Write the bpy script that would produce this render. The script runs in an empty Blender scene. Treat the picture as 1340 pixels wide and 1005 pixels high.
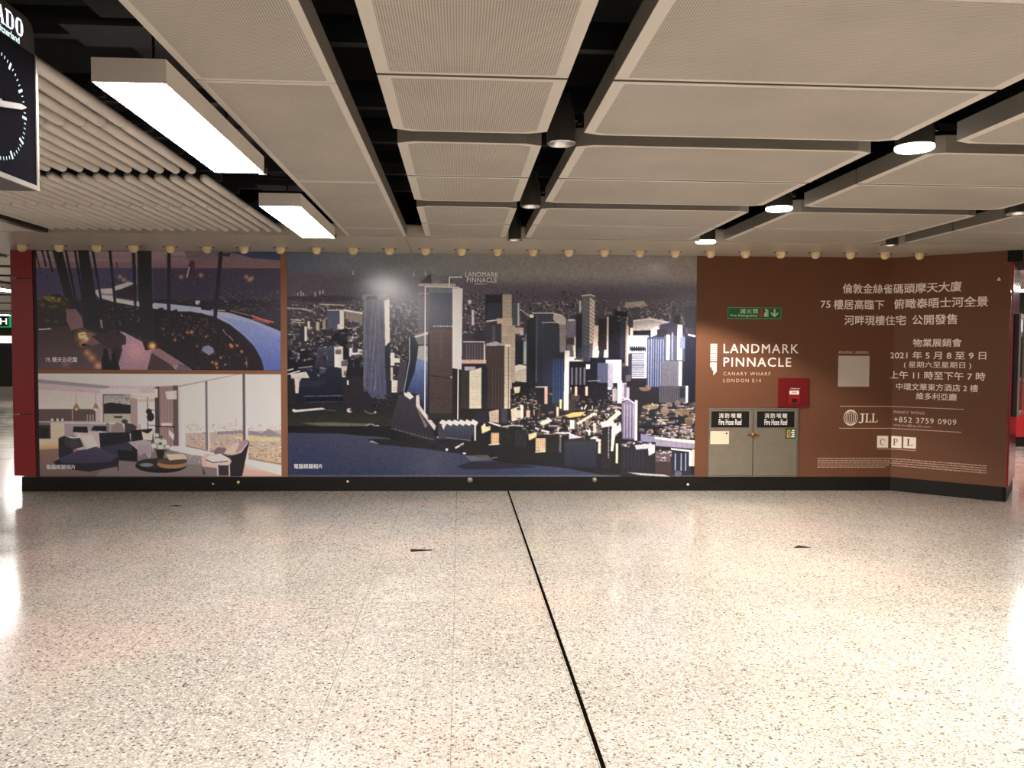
import bpy, bmesh, math, random
import numpy as np
from math import radians as R, pi, sin, cos
from mathutils import Vector, Matrix

S = bpy.context.scene
COL = S.collection

# ---------------------------------------------------------------- camera
cam_d = bpy.data.cameras.new('camera')
cam = bpy.data.objects.new('camera', cam_d); COL.objects.link(cam)
cam_d.sensor_fit = 'HORIZONTAL'; cam_d.sensor_width = 36.0
cam_d.lens = 36.0 * 1060.0 / 1340.0
cam_d.clip_start = 0.05; cam_d.clip_end = 200
_r = Vector((0.99793984, -0.06397054, 0.00488322))
_u = Vector((-0.00238694, 0.03904084, 0.99923476))
_f = Vector((0.06411223, 0.99718784, -0.03880772))
cam.matrix_world = Matrix(((_r.x, _u.x, -_f.x, 0), (_r.y, _u.y, -_f.y, 0), (_r.z, _u.z, -_f.z, 1.6), (0, 0, 0, 1)))
S.camera = cam

# ---------------------------------------------------------------- view + world
S.view_settings.view_transform = 'Standard'
S.view_settings.look = 'None'
S.view_settings.gamma = 1.0
S.view_settings.use_curve_mapping = False
S.view_settings.exposure = 0.40
w = bpy.data.worlds.new('world'); S.world = w; w.use_nodes = True
w.node_tree.nodes['Background'].inputs[0].default_value = (1.0, 0.9, 0.8, 1)
w.node_tree.nodes['Background'].inputs[1].default_value = 0.30

CITY_GAIN, NIGHT_GAIN, ROOM_GAIN = 1.65, 1.9, 1.6    # inks
TUBE_STRENGTH = 50.0      # fluorescent box fittings
LENS_STRENGTH = 9.0      # lit downlight lenses
SPOT_POWER = 330.0         # lit downlight beams

# ---------------------------------------------------------------- helpers
def lin(c):
    return tuple((x / 12.92 if x <= 0.04045 else ((x + 0.055) / 1.055) ** 2.4) for x in (v / 255.0 for v in c))

def mat(name, c, rough=0.5, metal=0.0, emit=0.0, spec=0.5, coat=0.0, noise=0.0, nscale=8.0, bump=0.0, bscale=200.0):
    m = bpy.data.materials.new(name); m.use_nodes = True
    nt = m.node_tree; b = nt.nodes['Principled BSDF']
    l = lin(c) + (1,)
    b.inputs['Base Color'].default_value = l
    b.inputs['Roughness'].default_value = rough
    b.inputs['Metallic'].default_value = metal
    b.inputs['Specular IOR Level'].default_value = spec
    b.inputs['Coat Weight'].default_value = coat
    if emit:
        b.inputs['Emission Color'].default_value = l
        b.inputs['Emission Strength'].default_value = emit
    if noise or bump:
        tc = nt.nodes.new('ShaderNodeTexCoord')
        if noise:
            n = nt.nodes.new('ShaderNodeTexNoise'); n.inputs['Scale'].default_value = nscale; n.inputs['Detail'].default_value = 6
            nt.links.new(tc.outputs['Object'], n.inputs['Vector'])
            mr = nt.nodes.new('ShaderNodeMapRange')
            mr.inputs[1].default_value = 0.3; mr.inputs[2].default_value = 0.7
            mr.inputs[3].default_value = 1 - noise; mr.inputs[4].default_value = 1 + noise
            nt.links.new(n.outputs['Fac'], mr.inputs[0])
            mx = nt.nodes.new('ShaderNodeVectorMath'); mx.operation = 'SCALE'
            mx.inputs[0].default_value = l[:3]
            nt.links.new(mr.outputs[0], mx.inputs['Scale'])
            nt.links.new(mx.outputs[0], b.inputs['Base Color'])
        if bump:
            n = nt.nodes.new('ShaderNodeTexNoise'); n.inputs['Scale'].default_value = bscale; n.inputs['Detail'].default_value = 3
            nt.links.new(tc.outputs['Object'], n.inputs['Vector'])
            bp = nt.nodes.new('ShaderNodeBump'); bp.inputs['Strength'].default_value = bump; bp.inputs['Distance'].default_value = 0.002
            nt.links.new(n.outputs['Fac'], bp.inputs['Height']); nt.links.new(bp.outputs[0], b.inputs['Normal'])
    return m

def emis(name, c, strength):
    m = bpy.data.materials.new(name); m.use_nodes = True
    nt = m.node_tree; nt.nodes.remove(nt.nodes['Principled BSDF'])
    e = nt.nodes.new('ShaderNodeEmission'); e.inputs[0].default_value = lin(c) + (1,); e.inputs[1].default_value = strength
    nt.links.new(e.outputs[0], nt.nodes['Material Output'].inputs[0])
    return m

def tag(o, label=None, cat=None, group=None, kind=None):
    if label: o['label'] = label
    if cat: o['category'] = cat
    if group: o['group'] = group
    if kind: o['kind'] = kind
    return o

def empty(name, loc, label, cat, group=None, rz=0.0):
    o = bpy.data.objects.new(name, None); COL.objects.link(o)
    o.empty_display_size = 0.05
    o.matrix_world = Matrix.Translation(Vector(loc)) @ Matrix.Rotation(rz, 4, 'Z')
    return tag(o, label, cat, group)

def frame_of(o):
    m = Matrix.Identity(4)
    while o is not None:
        m = o.matrix_basis @ m; o = o.parent
    return m

class MB:
    """collects faces in world coordinates; build() makes one mesh object"""
    def __init__(s): s.v = []; s.f = []; s.mi = []; s.sm = []
    def add(s, vs, fs, mi=0, smooth=False):
        k = len(s.v); s.v += [tuple(p) for p in vs]
        for f in fs: s.f.append([i + k for i in f]); s.mi.append(mi); s.sm.append(smooth)
        return s
    def box(s, x0, x1, y0, y1, z0, z1, mi=0, M=None):
        vs = [(x, y, z) for z in (z0, z1) for y in (y0, y1) for x in (x0, x1)]
        if M is not None: vs = [M(p) for p in vs]
        return s.add(vs, [(0, 2, 3, 1), (4, 5, 7, 6), (0, 1, 5, 4), (2, 6, 7, 3), (0, 4, 6, 2), (1, 3, 7, 5)], mi)
    def prism(s, poly, z0, z1, mi=0, M=None):
        """poly: counter-clockwise (x, y)"""
        n = len(poly)
        vs = [(x, y, z0) for x, y in poly] + [(x, y, z1) for x, y in poly]
        if M is not None: vs = [M(p) for p in vs]
        fs = [tuple(reversed(range(n))), tuple(range(n, 2 * n))] + [(i, (i + 1) % n, n + (i + 1) % n, n + i) for i in range(n)]
        return s.add(vs, fs, mi)
    def lathe(s, prof, c, n=24, axis='z', mi=0, smooth=True, M=None):
        """prof: (radius, height) pairs from bottom to top round the axis through c"""
        vs = []
        for r, h in prof:
            for k in range(n):
                a = 2 * pi * k / n
                if axis == 'z': p = (c[0] + r * cos(a), c[1] + r * sin(a), c[2] + h)
                elif axis == 'y': p = (c[0] + r * cos(a), c[1] + h, c[2] + r * sin(a))
                else: p = (c[0] + h, c[1] + r * cos(a), c[2] + r * sin(a))
                vs.append(M(p) if M else p)
        fs = []
        for j in range(len(prof) - 1):
            for k in range(n):
                a, b = j * n + k, j * n + (k + 1) % n
                fs.append((a, b, b + n, a + n))
        return s.add(vs, fs, mi, smooth)
    def tube(s, p0, p1, r, n=10, mi=0, caps=True):
        p0, p1 = Vector(p0), Vector(p1); d = (p1 - p0).normalized()
        u = d.orthogonal().normalized(); v = d.cross(u)
        vs = [p + (u * cos(2 * pi * k / n) + v * sin(2 * pi * k / n)) * r for p in (p0, p1) for k in range(n)]
        s.add(vs, [(k, (k + 1) % n, n + (k + 1) % n, n + k) for k in range(n)], mi, True)
        if caps:
            s.add(vs[:n], [tuple(reversed(range(n)))], mi); s.add(vs[n:], [tuple(range(n))], mi)
        return s
    def build(s, name, mats, parent=None, bevel=0.0, weld=False):
        inv = frame_of(parent).inverted() if parent is not None else Matrix.Identity(4)
        me = bpy.data.meshes.new(name)
        me.from_pydata([tuple(inv @ Vector(p)) for p in s.v], [], s.f)
        if not isinstance(mats, (list, tuple)): mats = [mats]
        for m in mats: me.materials.append(m)
        me.polygons.foreach_set('material_index', s.mi)
        me.polygons.foreach_set('use_smooth', s.sm)
        me.update()
        if weld:
            bm = bmesh.new(); bm.from_mesh(me); bmesh.ops.remove_doubles(bm, verts=bm.verts, dist=1e-5); bm.to_mesh(me); bm.free()
        o = bpy.data.objects.new(name, me); COL.objects.link(o)
        if parent is not None: o.parent = parent
        if bevel:
            b = o.modifiers.new('bevel', 'BEVEL'); b.width = bevel; b.segments = 2; b.limit_method = 'ANGLE'; b.angle_limit = R(40)
        return o

def struct(o):
    o['kind'] = 'structure'; return o

# ---------------------------------------------------------------- the long wall: distance along it (s), out into the hall (d), up (z)
WA = Vector((-5.05, 9.469, 0)); WD = Vector((1, -0.029, 0)).normalized(); WN = Vector((-0.029, -1, 0)).normalized()
SK = 10.110                                              # the fold
WK = WA + WD * SK
PD = Vector((0.744, -0.668, 0)).normalized(); PN = Vector((-0.668, -0.744, 0)).normalized()
PLEN = 1.164
WALL_RZ = math.atan2(WD.y, WD.x)
H = 2.725                                                # ceiling height
def WL(p):
    s_, d, z = p
    q = WA + WD * s_ + WN * d if s_ <= SK else WK + PD * (s_ - SK) + PN * d
    return Vector((q.x, q.y, z))
def wall_thing(name, s_, z, label, cat, group=None):
    p = WL((s_, 0, z))
    return empty(name, p, label, cat, group, WALL_RZ if s_ <= SK else math.atan2(PD.y, PD.x))

def text_mesh(txt, bold=0.0, space=1.0):
    cu = bpy.data.curves.new('t', 'FONT'); cu.body = txt; cu.size = 1.0; cu.space_character = space
    cu.resolution_u = 3
    ob = bpy.data.objects.new('t', cu); COL.objects.link(ob)
    dg = bpy.context.evaluated_depsgraph_get()
    me = bpy.data.meshes.new_from_object(ob.evaluated_get(dg))
    vs = [tuple(v.co) for v in me.vertices]; fs = [tuple(p.vertices) for p in me.polygons]
    bpy.data.objects.remove(ob); bpy.data.curves.remove(cu); bpy.data.meshes.remove(me)
    return vs, fs
def put_text(mb, txt, box, place, bold=0.0, space=1.0, mi=0, d=0.003):
    """stretch the text's own outline into box = (a0, b0, a1, b1) of the surface that place() describes"""
    vs, fs = text_mesh(txt, bold, space)
    xs = [v[0] for v in vs]; ys = [v[1] for v in vs]
    x0, x1, y0, y1 = min(xs), max(xs), min(ys), max(ys)
    a0, b0, a1, b1 = box; t = bold * (b1 - b0)
    for k, (dx, dy) in enumerate([(0, 0)] if bold <= 0 else [(-t, -t), (t, -t), (t, t), (-t, t)]):      # heavier strokes
        mb.add([place((a0 + (v[0] - x0) / (x1 - x0) * (a1 - a0) + dx, d + k * .00008, b0 + (v[1] - y0) / (y1 - y0) * (b1 - b0) + dy)) for v in vs], fs, mi)
    return mb

random.seed(7)
# ---------------------------------------------------------------- materials
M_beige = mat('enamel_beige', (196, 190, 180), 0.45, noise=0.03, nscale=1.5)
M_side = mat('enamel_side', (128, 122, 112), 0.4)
M_soffit = mat('soffit_enamel', (182, 173, 158), 0.3, noise=0.03, nscale=2.0)
M_dark = mat('plenum_black', (14, 14, 15), 0.9)
M_duct = mat('duct_dark', (38, 40, 44), 0.6)
M_tube = mat('tube_enamel', (204, 196, 186), 0.4)
M_black = mat('black_plinth', (22, 20, 18), 0.45, spec=.25, noise=0.25, nscale=30)
M_red = mat('red_enamel', (138, 15, 24), 0.22, coat=0.4)
M_brown = mat('brown_vinyl', (106, 68, 47), 0.5, spec=.3, bump=0.15, bscale=400)
M_print = mat('pale_print', (250, 238, 224), 0.5)
M_border = mat('border_brown', (150, 100, 70), 0.5)
M_white = mat('white_print', (238, 236, 232), 0.5)
M_steel = mat('brushed_steel', (150, 142, 128), 0.38, 0.75, noise=0.06, nscale=12)
M_chrome = mat('chrome', (220, 220, 222), 0.12, 1.0)
M_dgrey = mat('dark_grey_metal', (62, 60, 58), 0.35, 0.6)
M_box = mat('fitting_white', (205, 198, 188), 0.35)
M_diff = emis('fluorescent_diffuser', (255, 248, 243), TUBE_STRENGTH)
M_lens = emis('downlight_lens', (255, 248, 240), LENS_STRENGTH)
M_cream = mat('cream_glass', (232, 208, 158), 0.3)

def perforated(name, base, hole):
    m = bpy.data.materials.new(name); m.use_nodes = True
    nt = m.node_tree; b = nt.nodes['Principled BSDF']; b.inputs['Roughness'].default_value = 0.55
    g = nt.nodes.new('ShaderNodeNewGeometry')
    sc = nt.nodes.new('ShaderNodeVectorMath'); sc.operation = 'SCALE'; sc.inputs['Scale'].default_value = 100.0
    nt.links.new(g.outputs['Position'], sc.inputs[0])
    fr = nt.nodes.new('ShaderNodeVectorMath'); fr.operation = 'FRACTION'; nt.links.new(sc.outputs[0], fr.inputs[0])
    sb = nt.nodes.new('ShaderNodeVectorMath'); sb.operation = 'SUBTRACT'; sb.inputs[1].default_value = (0.5, 0.5, 0.5)
    nt.links.new(fr.outputs[0], sb.inputs[0])
    ml = nt.nodes.new('ShaderNodeVectorMath'); ml.operation = 'MULTIPLY'; ml.inputs[1].default_value = (1, 1, 0)
    nt.links.new(sb.outputs[0], ml.inputs[0])
    ln = nt.nodes.new('ShaderNodeVectorMath'); ln.operation = 'LENGTH'; nt.links.new(ml.outputs[0], ln.inputs[0])
    lt = nt.nodes.new('ShaderNodeMath'); lt.operation = 'LESS_THAN'; lt.inputs[1].default_value = 0.27
    nt.links.new(ln.outputs['Value'], lt.inputs[0])
    n = nt.nodes.new('ShaderNodeTexNoise'); n.inputs['Scale'].default_value = 2.2; n.inputs['Detail'].default_value = 4
    nt.links.new(g.outputs['Position'], n.inputs['Vector'])
    mr = nt.nodes.new('ShaderNodeMapRange'); mr.inputs[1].default_value = .3; mr.inputs[2].default_value = .7
    mr.inputs[3].default_value = .90; mr.inputs[4].default_value = 1.06; nt.links.new(n.outputs['Fac'], mr.inputs[0])
    vs = nt.nodes.new('ShaderNodeVectorMath'); vs.operation = 'SCALE'; vs.inputs[0].default_value = lin(base)
    nt.links.new(mr.outputs[0], vs.inputs['Scale'])
    mx = nt.nodes.new('ShaderNodeMix'); mx.data_type = 'RGBA'
    nt.links.new(lt.outputs[0], mx.inputs[0]); nt.links.new(vs.outputs[0], mx.inputs[6]); mx.inputs[7].default_value = lin(hole) + (1,)
    nt.links.new(mx.outputs[2], b.inputs['Base Color'])
    return m
M_perf = perforated('perforated_enamel', (176, 169, 158), (80, 75, 68))

def terrazzo():
    m = bpy.data.materials.new('terrazzo'); m.use_nodes = True
    nt = m.node_tree; b = nt.nodes['Principled BSDF']
    N = nt.nodes.new; L = nt.links.new
    g = N('ShaderNodeNewGeometry')
    def noise(sc, det=3):
        n = N('ShaderNodeTexNoise'); n.inputs['Scale'].default_value = sc; n.inputs['Detail'].default_value = det
        L(g.outputs['Position'], n.inputs['Vector']); return n.outputs['Fac']
    def vor(sc, off):
        a = N('ShaderNodeVectorMath'); a.operation = 'ADD'; a.inputs[1].default_value = (off, off * .7, 0); L(g.outputs['Position'], a.inputs[0])
        v = N('ShaderNodeTexVoronoi'); v.inputs['Scale'].default_value = sc; v.voronoi_dimensions = '2D'; L(a.outputs[0], v.inputs['Vector']); return v
    def thr(x, lo, hi):
        r = N('ShaderNodeMapRange'); r.inputs[1].default_value = lo; r.inputs[2].default_value = hi; L(x, r.inputs[0]); return r.outputs[0]
    def mulf(a, c):
        q = N('ShaderNodeMath'); q.operation = 'MULTIPLY'; L(a, q.inputs[0])
        if isinstance(c, float): q.inputs[1].default_value = c
        else: L(c, q.inputs[1])
        return q.outputs[0]
    def mix(fac, A, B):
        q = N('ShaderNodeMix'); q.data_type = 'RGBA'; L(fac, q.inputs[0])
        for k, c in ((6, A), (7, B)):
            if isinstance(c, tuple): q.inputs[k].default_value = lin(c) + (1,)
            else: L(c, q.inputs[k])
        return q.outputs[2]
    base = mix(thr(noise(1.3, 4), .35, .65), (158, 153, 146), (172, 166, 158))
    # slight tone differences from slab to slab
    sx = N('ShaderNodeVectorMath'); sx.operation = 'MULTIPLY'; sx.inputs[1].default_value = (1 / .575, 1 / .575, 0); L(g.outputs['Position'], sx.inputs[0])
    fl = N('ShaderNodeVectorMath'); fl.operation = 'FLOOR'; L(sx.outputs[0], fl.inputs[0])
    wn = N('ShaderNodeTexWhiteNoise'); wn.noise_dimensions = '2D'; L(fl.outputs[0], wn.inputs['Vector'])
    base = mix(mulf(wn.outputs['Value'], .30), base, (146, 139, 130))
    base = mix(mulf(thr(noise(.55, 3), .50, .62), .5), base, (198, 172, 160)); base = mix(mulf(thr(noise(.9, 2), .56, .66), .3), base, (172, 172, 154))
    for sc, off, lo, colr, amt in ((82, 3.1, .76, (116, 106, 96), .6), (125, 9.7, .76, (124, 114, 104), .65), (72, 5.2, .72, (222, 212, 200), .6), (160, 1.2, .70, (216, 206, 194), .5), (62, 8.8, .92, (66, 58, 54), .8), (100, 6.6, .89, (60, 54, 50), .7)):
        v = vor(sc, off)
        sp = N('ShaderNodeSeparateColor'); L(v.outputs['Color'], sp.inputs[0])
        pick = thr(sp.outputs[0], lo, lo + .01)
        near = thr(v.outputs['Distance'], .52, .34)
        base = mix(mulf(mulf(pick, near), amt), base, colr)
    # joints
    fr = N('ShaderNodeVectorMath'); fr.operation = 'FRACTION'
    ad = N('ShaderNodeVectorMath'); ad.operation = 'ADD'; ad.inputs[1].default_value = (.035 / .575, .2, 0); L(sx.outputs[0], ad.inputs[0]); L(ad.outputs[0], fr.inputs[0])
    sp = N('ShaderNodeSeparateXYZ'); L(fr.outputs[0], sp.inputs[0])
    jx = thr(sp.outputs[0], .006, .003); jy = thr(sp.outputs[1], .005, .0025)
    base = mix(mulf(jx, .75), base, (88, 78, 68)); base = mix(mulf(jy, .16), base, (110, 98, 86))
    L(base, b.inputs['Base Color'])
    rr = N('ShaderNodeMapRange'); rr.inputs[1].default_value = .3; rr.inputs[2].default_value = .7; rr.inputs[3].default_value = .11; rr.inputs[4].default_value = .20
    L(noise(2.5, 5), rr.inputs[0]); L(rr.outputs[0], b.inputs['Roughness'])
    b.inputs['Specular IOR Level'].default_value = 0.5
    return m
M_floor = terrazzo()

# ---------------------------------------------------------------- the shell
f = MB(); f.add([(-30, -8, 0), (24, -8, 0), (24, 42, 0), (-30, 42, 0)], [(0, 1, 2, 3)]); struct(f.build('floor', M_floor))
g = MB(); g.box(0.548, 0.566, -8, 9.30, 0.0, 0.0012); struct(g.build('trim_1', mat('groove_black', (10, 7, 5), .9, spec=0)))
c = MB(); c.box(-6.2, 9, -8, 11, 3.45, 3.6); c.box(-6.2, 9, 8.7, 8.8, H + .12, 3.45); c.box(-6.3, -6.2, -8, 8.8, H + .1, 3.6); struct(c.build('ceiling', M_dark))
# the wall behind the posters, with the folded end
def poly_wall(pts, th):
    return pts
wb = MB()
Wc = WK + PD * PLEN
back = [WL((0.0, -.6, 0)), WL((SK - .3, -.6, 0))]
ring = [WL((0.12, -.004, 0)), WL((SK, -.004, 0)), Wc - PN * .004 - PD * .06, Wc - PN * .98 - PD * .12, WL((SK - .6, -1.4, 0)), WL((0.12, -1.4, 0))]
wb.prism([(p.x, p.y) for p in ring], 0.005, H)
M_wall = mat('painted_wall', (120, 96, 78), 0.6)
struct(wb.build('wall_back', M_wall))
# black plinth
pb = MB()
ring = [WL((0.10, .004, 0)), WL((SK - .002, .004, 0)), WK + PN * .004 + PD * .0, Wc + PN * .004 - PD * .03, Wc - PN * .03 + PD * .004, Wc - PN * 1.0 - PD * .045, Wc - PN * 1.0 - PD * .10, WL((SK - .1, -.05, 0)), WL((0.10, -.05, 0))]
pb.prism([(p.x, p.y) for p in ring], 0.0, .163)
struct(pb.build('baseboard_front', M_black, bevel=.003))
# soffit band along the wall
sf = MB()
sring = [(-5.35, 8.04), (-.30, 8.02), (-.28, 8.02), (5.0, 8.02), (9.0, 8.02), (9.0, 8.9), (6.4, 9.4), (5.9, 10.6), (-5.35, 9.9)]
sf.prism(sring, H, H + .12)
struct(sf.build('trim_2', M_soffit))
sj = MB(); sj.box(-.545, -.539, 8.03, 9.30, H - .0012, H); struct(sj.build('trim_3', M_dgrey))
se = MB(); se.box(-5.35, 9.0, 8.00, 8.018, H - .006, H + .10); struct(se.build('trim_4', M_soffit))
# ---------------------------------------------------------------- ceiling panels
M_gap_shade = mat('gap_shade_brown', (72, 64, 55), .6)
def cut(x0, x1, y0, y1, cn, cf, k=.09):
    """rectangle, counter-clockwise, corners cut on the near (cn) and / or far (cf) side"""
    p = []
    p += [(x0 + k, y0), (x1 - k, y0), (x1, y0 + k * .45)] if cn else [(x0, y0), (x1, y0)]
    p += [(x1, y1 - k * .45), (x1 - k, y1), (x0 + k, y1), (x0, y1 - k * .45)] if cf else [(x1, y1), (x0, y1)]
    if cn: p += [(x0, y0 + k * .45)]
    return p
def panel(x0, x1, y0, y1, cn, cf, label, group, bx=.055, by=.03, strip=False):
    t = empty('ceiling_panel', ((x0 + x1) / 2, (y0 + y1) / 2, H), label, 'ceiling panel', group)
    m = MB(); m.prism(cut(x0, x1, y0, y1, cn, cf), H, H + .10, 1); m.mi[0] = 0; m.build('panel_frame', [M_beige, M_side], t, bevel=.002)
    m = MB(); m.prism(cut(x0 + bx, x1 - bx, y0 + by, y1 - by, cn, cf, .07), H - .0012, H + .002)
    m.build('perforated_sheet', M_perf, t)
    if strip: m = MB(); m.box(x0 + .01, x1 - .01, y1 + .001, y1 + .023, H + .006, H + .09); m.build('gap_shade_strip', M_gap_shade, t)  # dark infill standing in for the shade inside the recess between panel halves
    return t
cols = [(-.34, .44, 'narrow middle column'), (.63, 2.29, 'wide column right of middle'), (2.61, 4.17, 'second wide column'), (4.47, 6.05, 'far right column'), (6.35, 7.95, 'outermost column at the right')]
rows = [(6.32, 7.98, 'next to the soffit'), (4.40, 6.10, 'one unit out from the soffit'), (2.50, 4.20, 'two units out from the soffit'), (.60, 2.30, 'three units out from the soffit'), (-1.30, .40, 'four units out from the soffit')]
for ci, (x0, x1, cn_) in enumerate(cols):
    for ri, (y0, y1, rn) in enumerate(rows):
        if ci > 2 and ri > 2 : continue
        if ci == 4 and ri > 1: continue
        ym = y0 + (y1 - y0) * (.5 if ri != 2 else .505)
        panel(x0, x1, ym + .012, y1, False, True, 'beige panel, %s, far half of unit %s' % (cn_, rn), 'perforated ceiling panels')
        panel(x0, x1, y0, ym - .012, True, False, 'beige panel, %s, near half of unit %s' % (cn_, rn), 'perforated ceiling panels', strip=True)
seams = [-.5, 1.5, 3.49, 5.48, 7.49, 8.03]
nm = ['first and nearest', 'second', 'third, beside the nearer lit fitting', 'fourth, between the two lit fittings', 'last, shortest, touching the soffit']
for i in range(5):
    panel(-1.10, -.52, seams[i] + .002, seams[i + 1] - .002, False, False, 'beige panel of continuous left strip, %s' % nm[i], 'perforated ceiling panels', .035, .03)

# tube ceiling on the left
def bay(segs, label):
    t = empty('tube_ceiling_bay', (-2.8, segs[0][0], H), label, 'tube ceiling')
    for i in range(22):
        x = -1.72 - .1 * i; m = MB()
        for a, b in segs:
            r = .029; cz = H + .036
            prof = [(.001, -.022), (r * .6, -.018), (r * .92, -.008), (r, 0), (r, b - a), (r * .92, b - a + .008), (r * .6, b - a + .018), (.001, b - a + .022)]
            m.lathe([(p[0], p[1]) for p in prof], (x, a, cz), 14, 'y')
        m.build('tube', M_tube, t)
    for a, b in segs:
        for y in (a + .25, b - .28):
            m = MB(); m.box(-3.86, -1.68, y, y + .03, H + .074, H + .12); m.build('cross_rail', M_duct, t)
bay([(.4, 2.0), (2.05, 4.27), (4.33, 5.36)], 'bay of pale metal ceiling tubes nearer the clock')
bay([(5.62, 6.60), (6.66, 7.90)], 'bay of pale metal ceiling tubes behind the first, reaching the soffit')
m = MB(); m.box(-3.98, -3.90, .4, 8.0, H - .01, H + .12); struct(m.build('trim_5', M_dgrey))
m = MB(); m.box(-6.9, -4.0, .4, 8.0, H, H + .1); struct(m.build('trim_6', M_beige))
# dark runs of duct and tray above the panels
m = MB()
for y in (1.2, 2.6, 3.05, 3.9, 4.9, 5.7, 6.7, 7.4):
    m.box(-6, 8.5, y, y + .06, 3.05, 3.13)
    m.box(-6, 8.5, y + .3, y + .32, 3.2, 3.3)
m.box(-1.75, -1.15, -2, 8.0, 3.22, 3.40)
m.box(-.50, -.36, -2, 8.0, 3.25, 3.32)
for y in (2.2, 3.6, 5.2, 6.9): m.box(-1.7, -1.1, y, y + .25, 2.98, 3.0)
struct(m.build('trim_7', M_duct))

# ---------------------------------------------------------------- fluorescent box fittings
def box_light(x0, x1, y0, y1, label):
    zb, zt = 2.600, 2.690
    t = empty('fluorescent_fitting', ((x0 + x1) / 2, (y0 + y1) / 2, zb), label, 'ceiling light', 'fluorescent box fittings')
    m = MB()
    m.box(x0, x1, y0, y0 + .012, zb, zt); m.box(x0, x1, y1 - .012, y1, zb, zt)
    m.box(x0, x0 + .01, y0 + .012, y1 - .012, zb, zt); m.box(x1 - .01, x1, y0 + .012, y1 - .012, zb, zt)
    m.box(x0 + .01, x1 - .01, y0 + .012, y1 - .012, zt - .006, zt)
    m.build('housing', M_box, t)
    m = MB(); m.box(x0 + .006, x1 - .006, y0 + .008, y1 - .008, zb - .002, zb + .012); m.build('diffuser', M_diff, t)
    m = MB(); m.box(x1 - .03, x1 + .012, y1, y1 + .02, zb - .008, zb + .03); m.tube((x1 - .005, y1 + .01, zb + .02), (x1 - .005, y1 + .06, zb + .02), .008); m.build('end_clip', M_dgrey, t)
    for yy in (y0 + .25, y1 - .25):
        m = MB(); m.tube(((x0 + x1) / 2, yy, zt), ((x0 + x1) / 2, yy, 3.22), .006); m.build('hanger_rod', M_dgrey, t)
    return t
box_light(-1.372, -1.10, 3.15, 4.67, 'lit fluorescent box fitting, the nearer and larger one beside the tube ceiling')
box_light(-1.385, -1.10, 5.72, 7.25, 'lit fluorescent box fitting, the farther one close to the soffit')
box_light(-1.372, -1.10, .58, 2.10, 'lit fluorescent box fitting above the clock side of the hall')
box_light(-1.372, -1.10, -2.0, -.48, 'lit fluorescent box fitting behind the viewer')
for i, (xx, yy) in enumerate(((4.20, 1.2), (4.20, -1.6), (1.5, -3.2), (-4.6, -1.0))):
    box_light(xx, xx + .27, yy, yy + 1.52, ('lit fluorescent box fitting beyond the right edge', 'lit fluorescent box fitting far behind on the right', 'lit fluorescent box fitting in the middle of the hall behind', 'lit fluorescent box fitting over the left side of the hall')[i])

# ---------------------------------------------------------------- downlights in the gaps between the panels
def downlight(x, y, lit, r, label):
    t = empty('downlight', (x, y, H - .01), label, 'downlight', 'can downlights between the panels')
    z0 = H - .012
    m = MB()
    m.lathe([(r * .98, 0.012 if lit else 0.0), (r, .03), (r * .97, .10), (r * .86, .17), (r * .62, .22), (r * .60, .26), (.001, .262)], (x, y, z0), 28)
    m.build('housing', mat('can_grey', (70, 66, 60), .4, .3) if 'can_grey' not in bpy.data.materials else bpy.data.materials['can_grey'], t)
    if lit:
        m = MB(); m.lathe([(.001, 0), (r * .9, .001), (r, .008), (r, .022), (r * .9, .023)], (x, y, z0 - .004), 28); m.build('lens', M_lens, t)
        l = bpy.data.lights.new('downlight_beam', 'SPOT'); l.energy = SPOT_POWER; l.color = (1.0, .92, .82)
        l.spot_size = R(122); l.spot_blend = .25; l.shadow_soft_size = r * .8
        lo = bpy.data.objects.new('downlight_beam', l); COL.objects.link(lo); lo.location = (0, 0, -.02 + .0); lo.parent = t
    else:
        m = MB()
        m.lathe([(r * .99, 0.0), (r * .93, -.004), (r * .88, .0), (r * .80, .05), (r * .55, .10), (.03, .12), (.001, .12)], (x, y, z0), 28)
        m.build('reflector', M_chrome, t)
        m = MB(); m.lathe([(.001, .035), (.022, .04), (.028, .06), (.02, .10), (.001, .118)], (x, y, z0), 14); m.build('bulb', M_white, t)
    m = MB(); m.box(x + r * .8, x + r * 1.05 + .015, y - .012, y + .012, z0 + .12, z0 + .15); m.tube((x + r + .02, y, z0 + .105), (x + r + .02, y, z0 + .165), .014)
    m.build('mounting_clip', M_chrome, t)
    m = MB(); m.tube((x, y, z0 + .26), (x, y, 3.45), .008); m.build('hanger_rod', M_dgrey, t)
for y, s_ in ((8.045, 'touching the soffit'), (6.20, 'second out from the soffit'), (4.335, 'nearest and largest of its row'), (2.40, 'over the viewer')):
    downlight(.535, y, False, .078, 'unlit chrome-lined can downlight right of the narrow column, %s' % s_)
for y, s_ in ((8.06, 'touching the soffit above the city poster edge'), (6.18, 'second out from the soffit'), (4.305, 'nearest and largest, at upper right'), (2.40, 'beyond the top edge'), (.5, 'behind the viewer')):
    downlight(2.465, y, True, .10, 'lit white can downlight in the diagonal gap, %s' % s_)
for y, s_ in ((8.05, 'touching the soffit above the heading'), (6.15, 'at the right edge of the view'), (4.305, 'beyond the right edge')):
    downlight(4.37, y, False, .085, 'unlit can downlight in the far right gap, %s' % s_)

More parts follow.
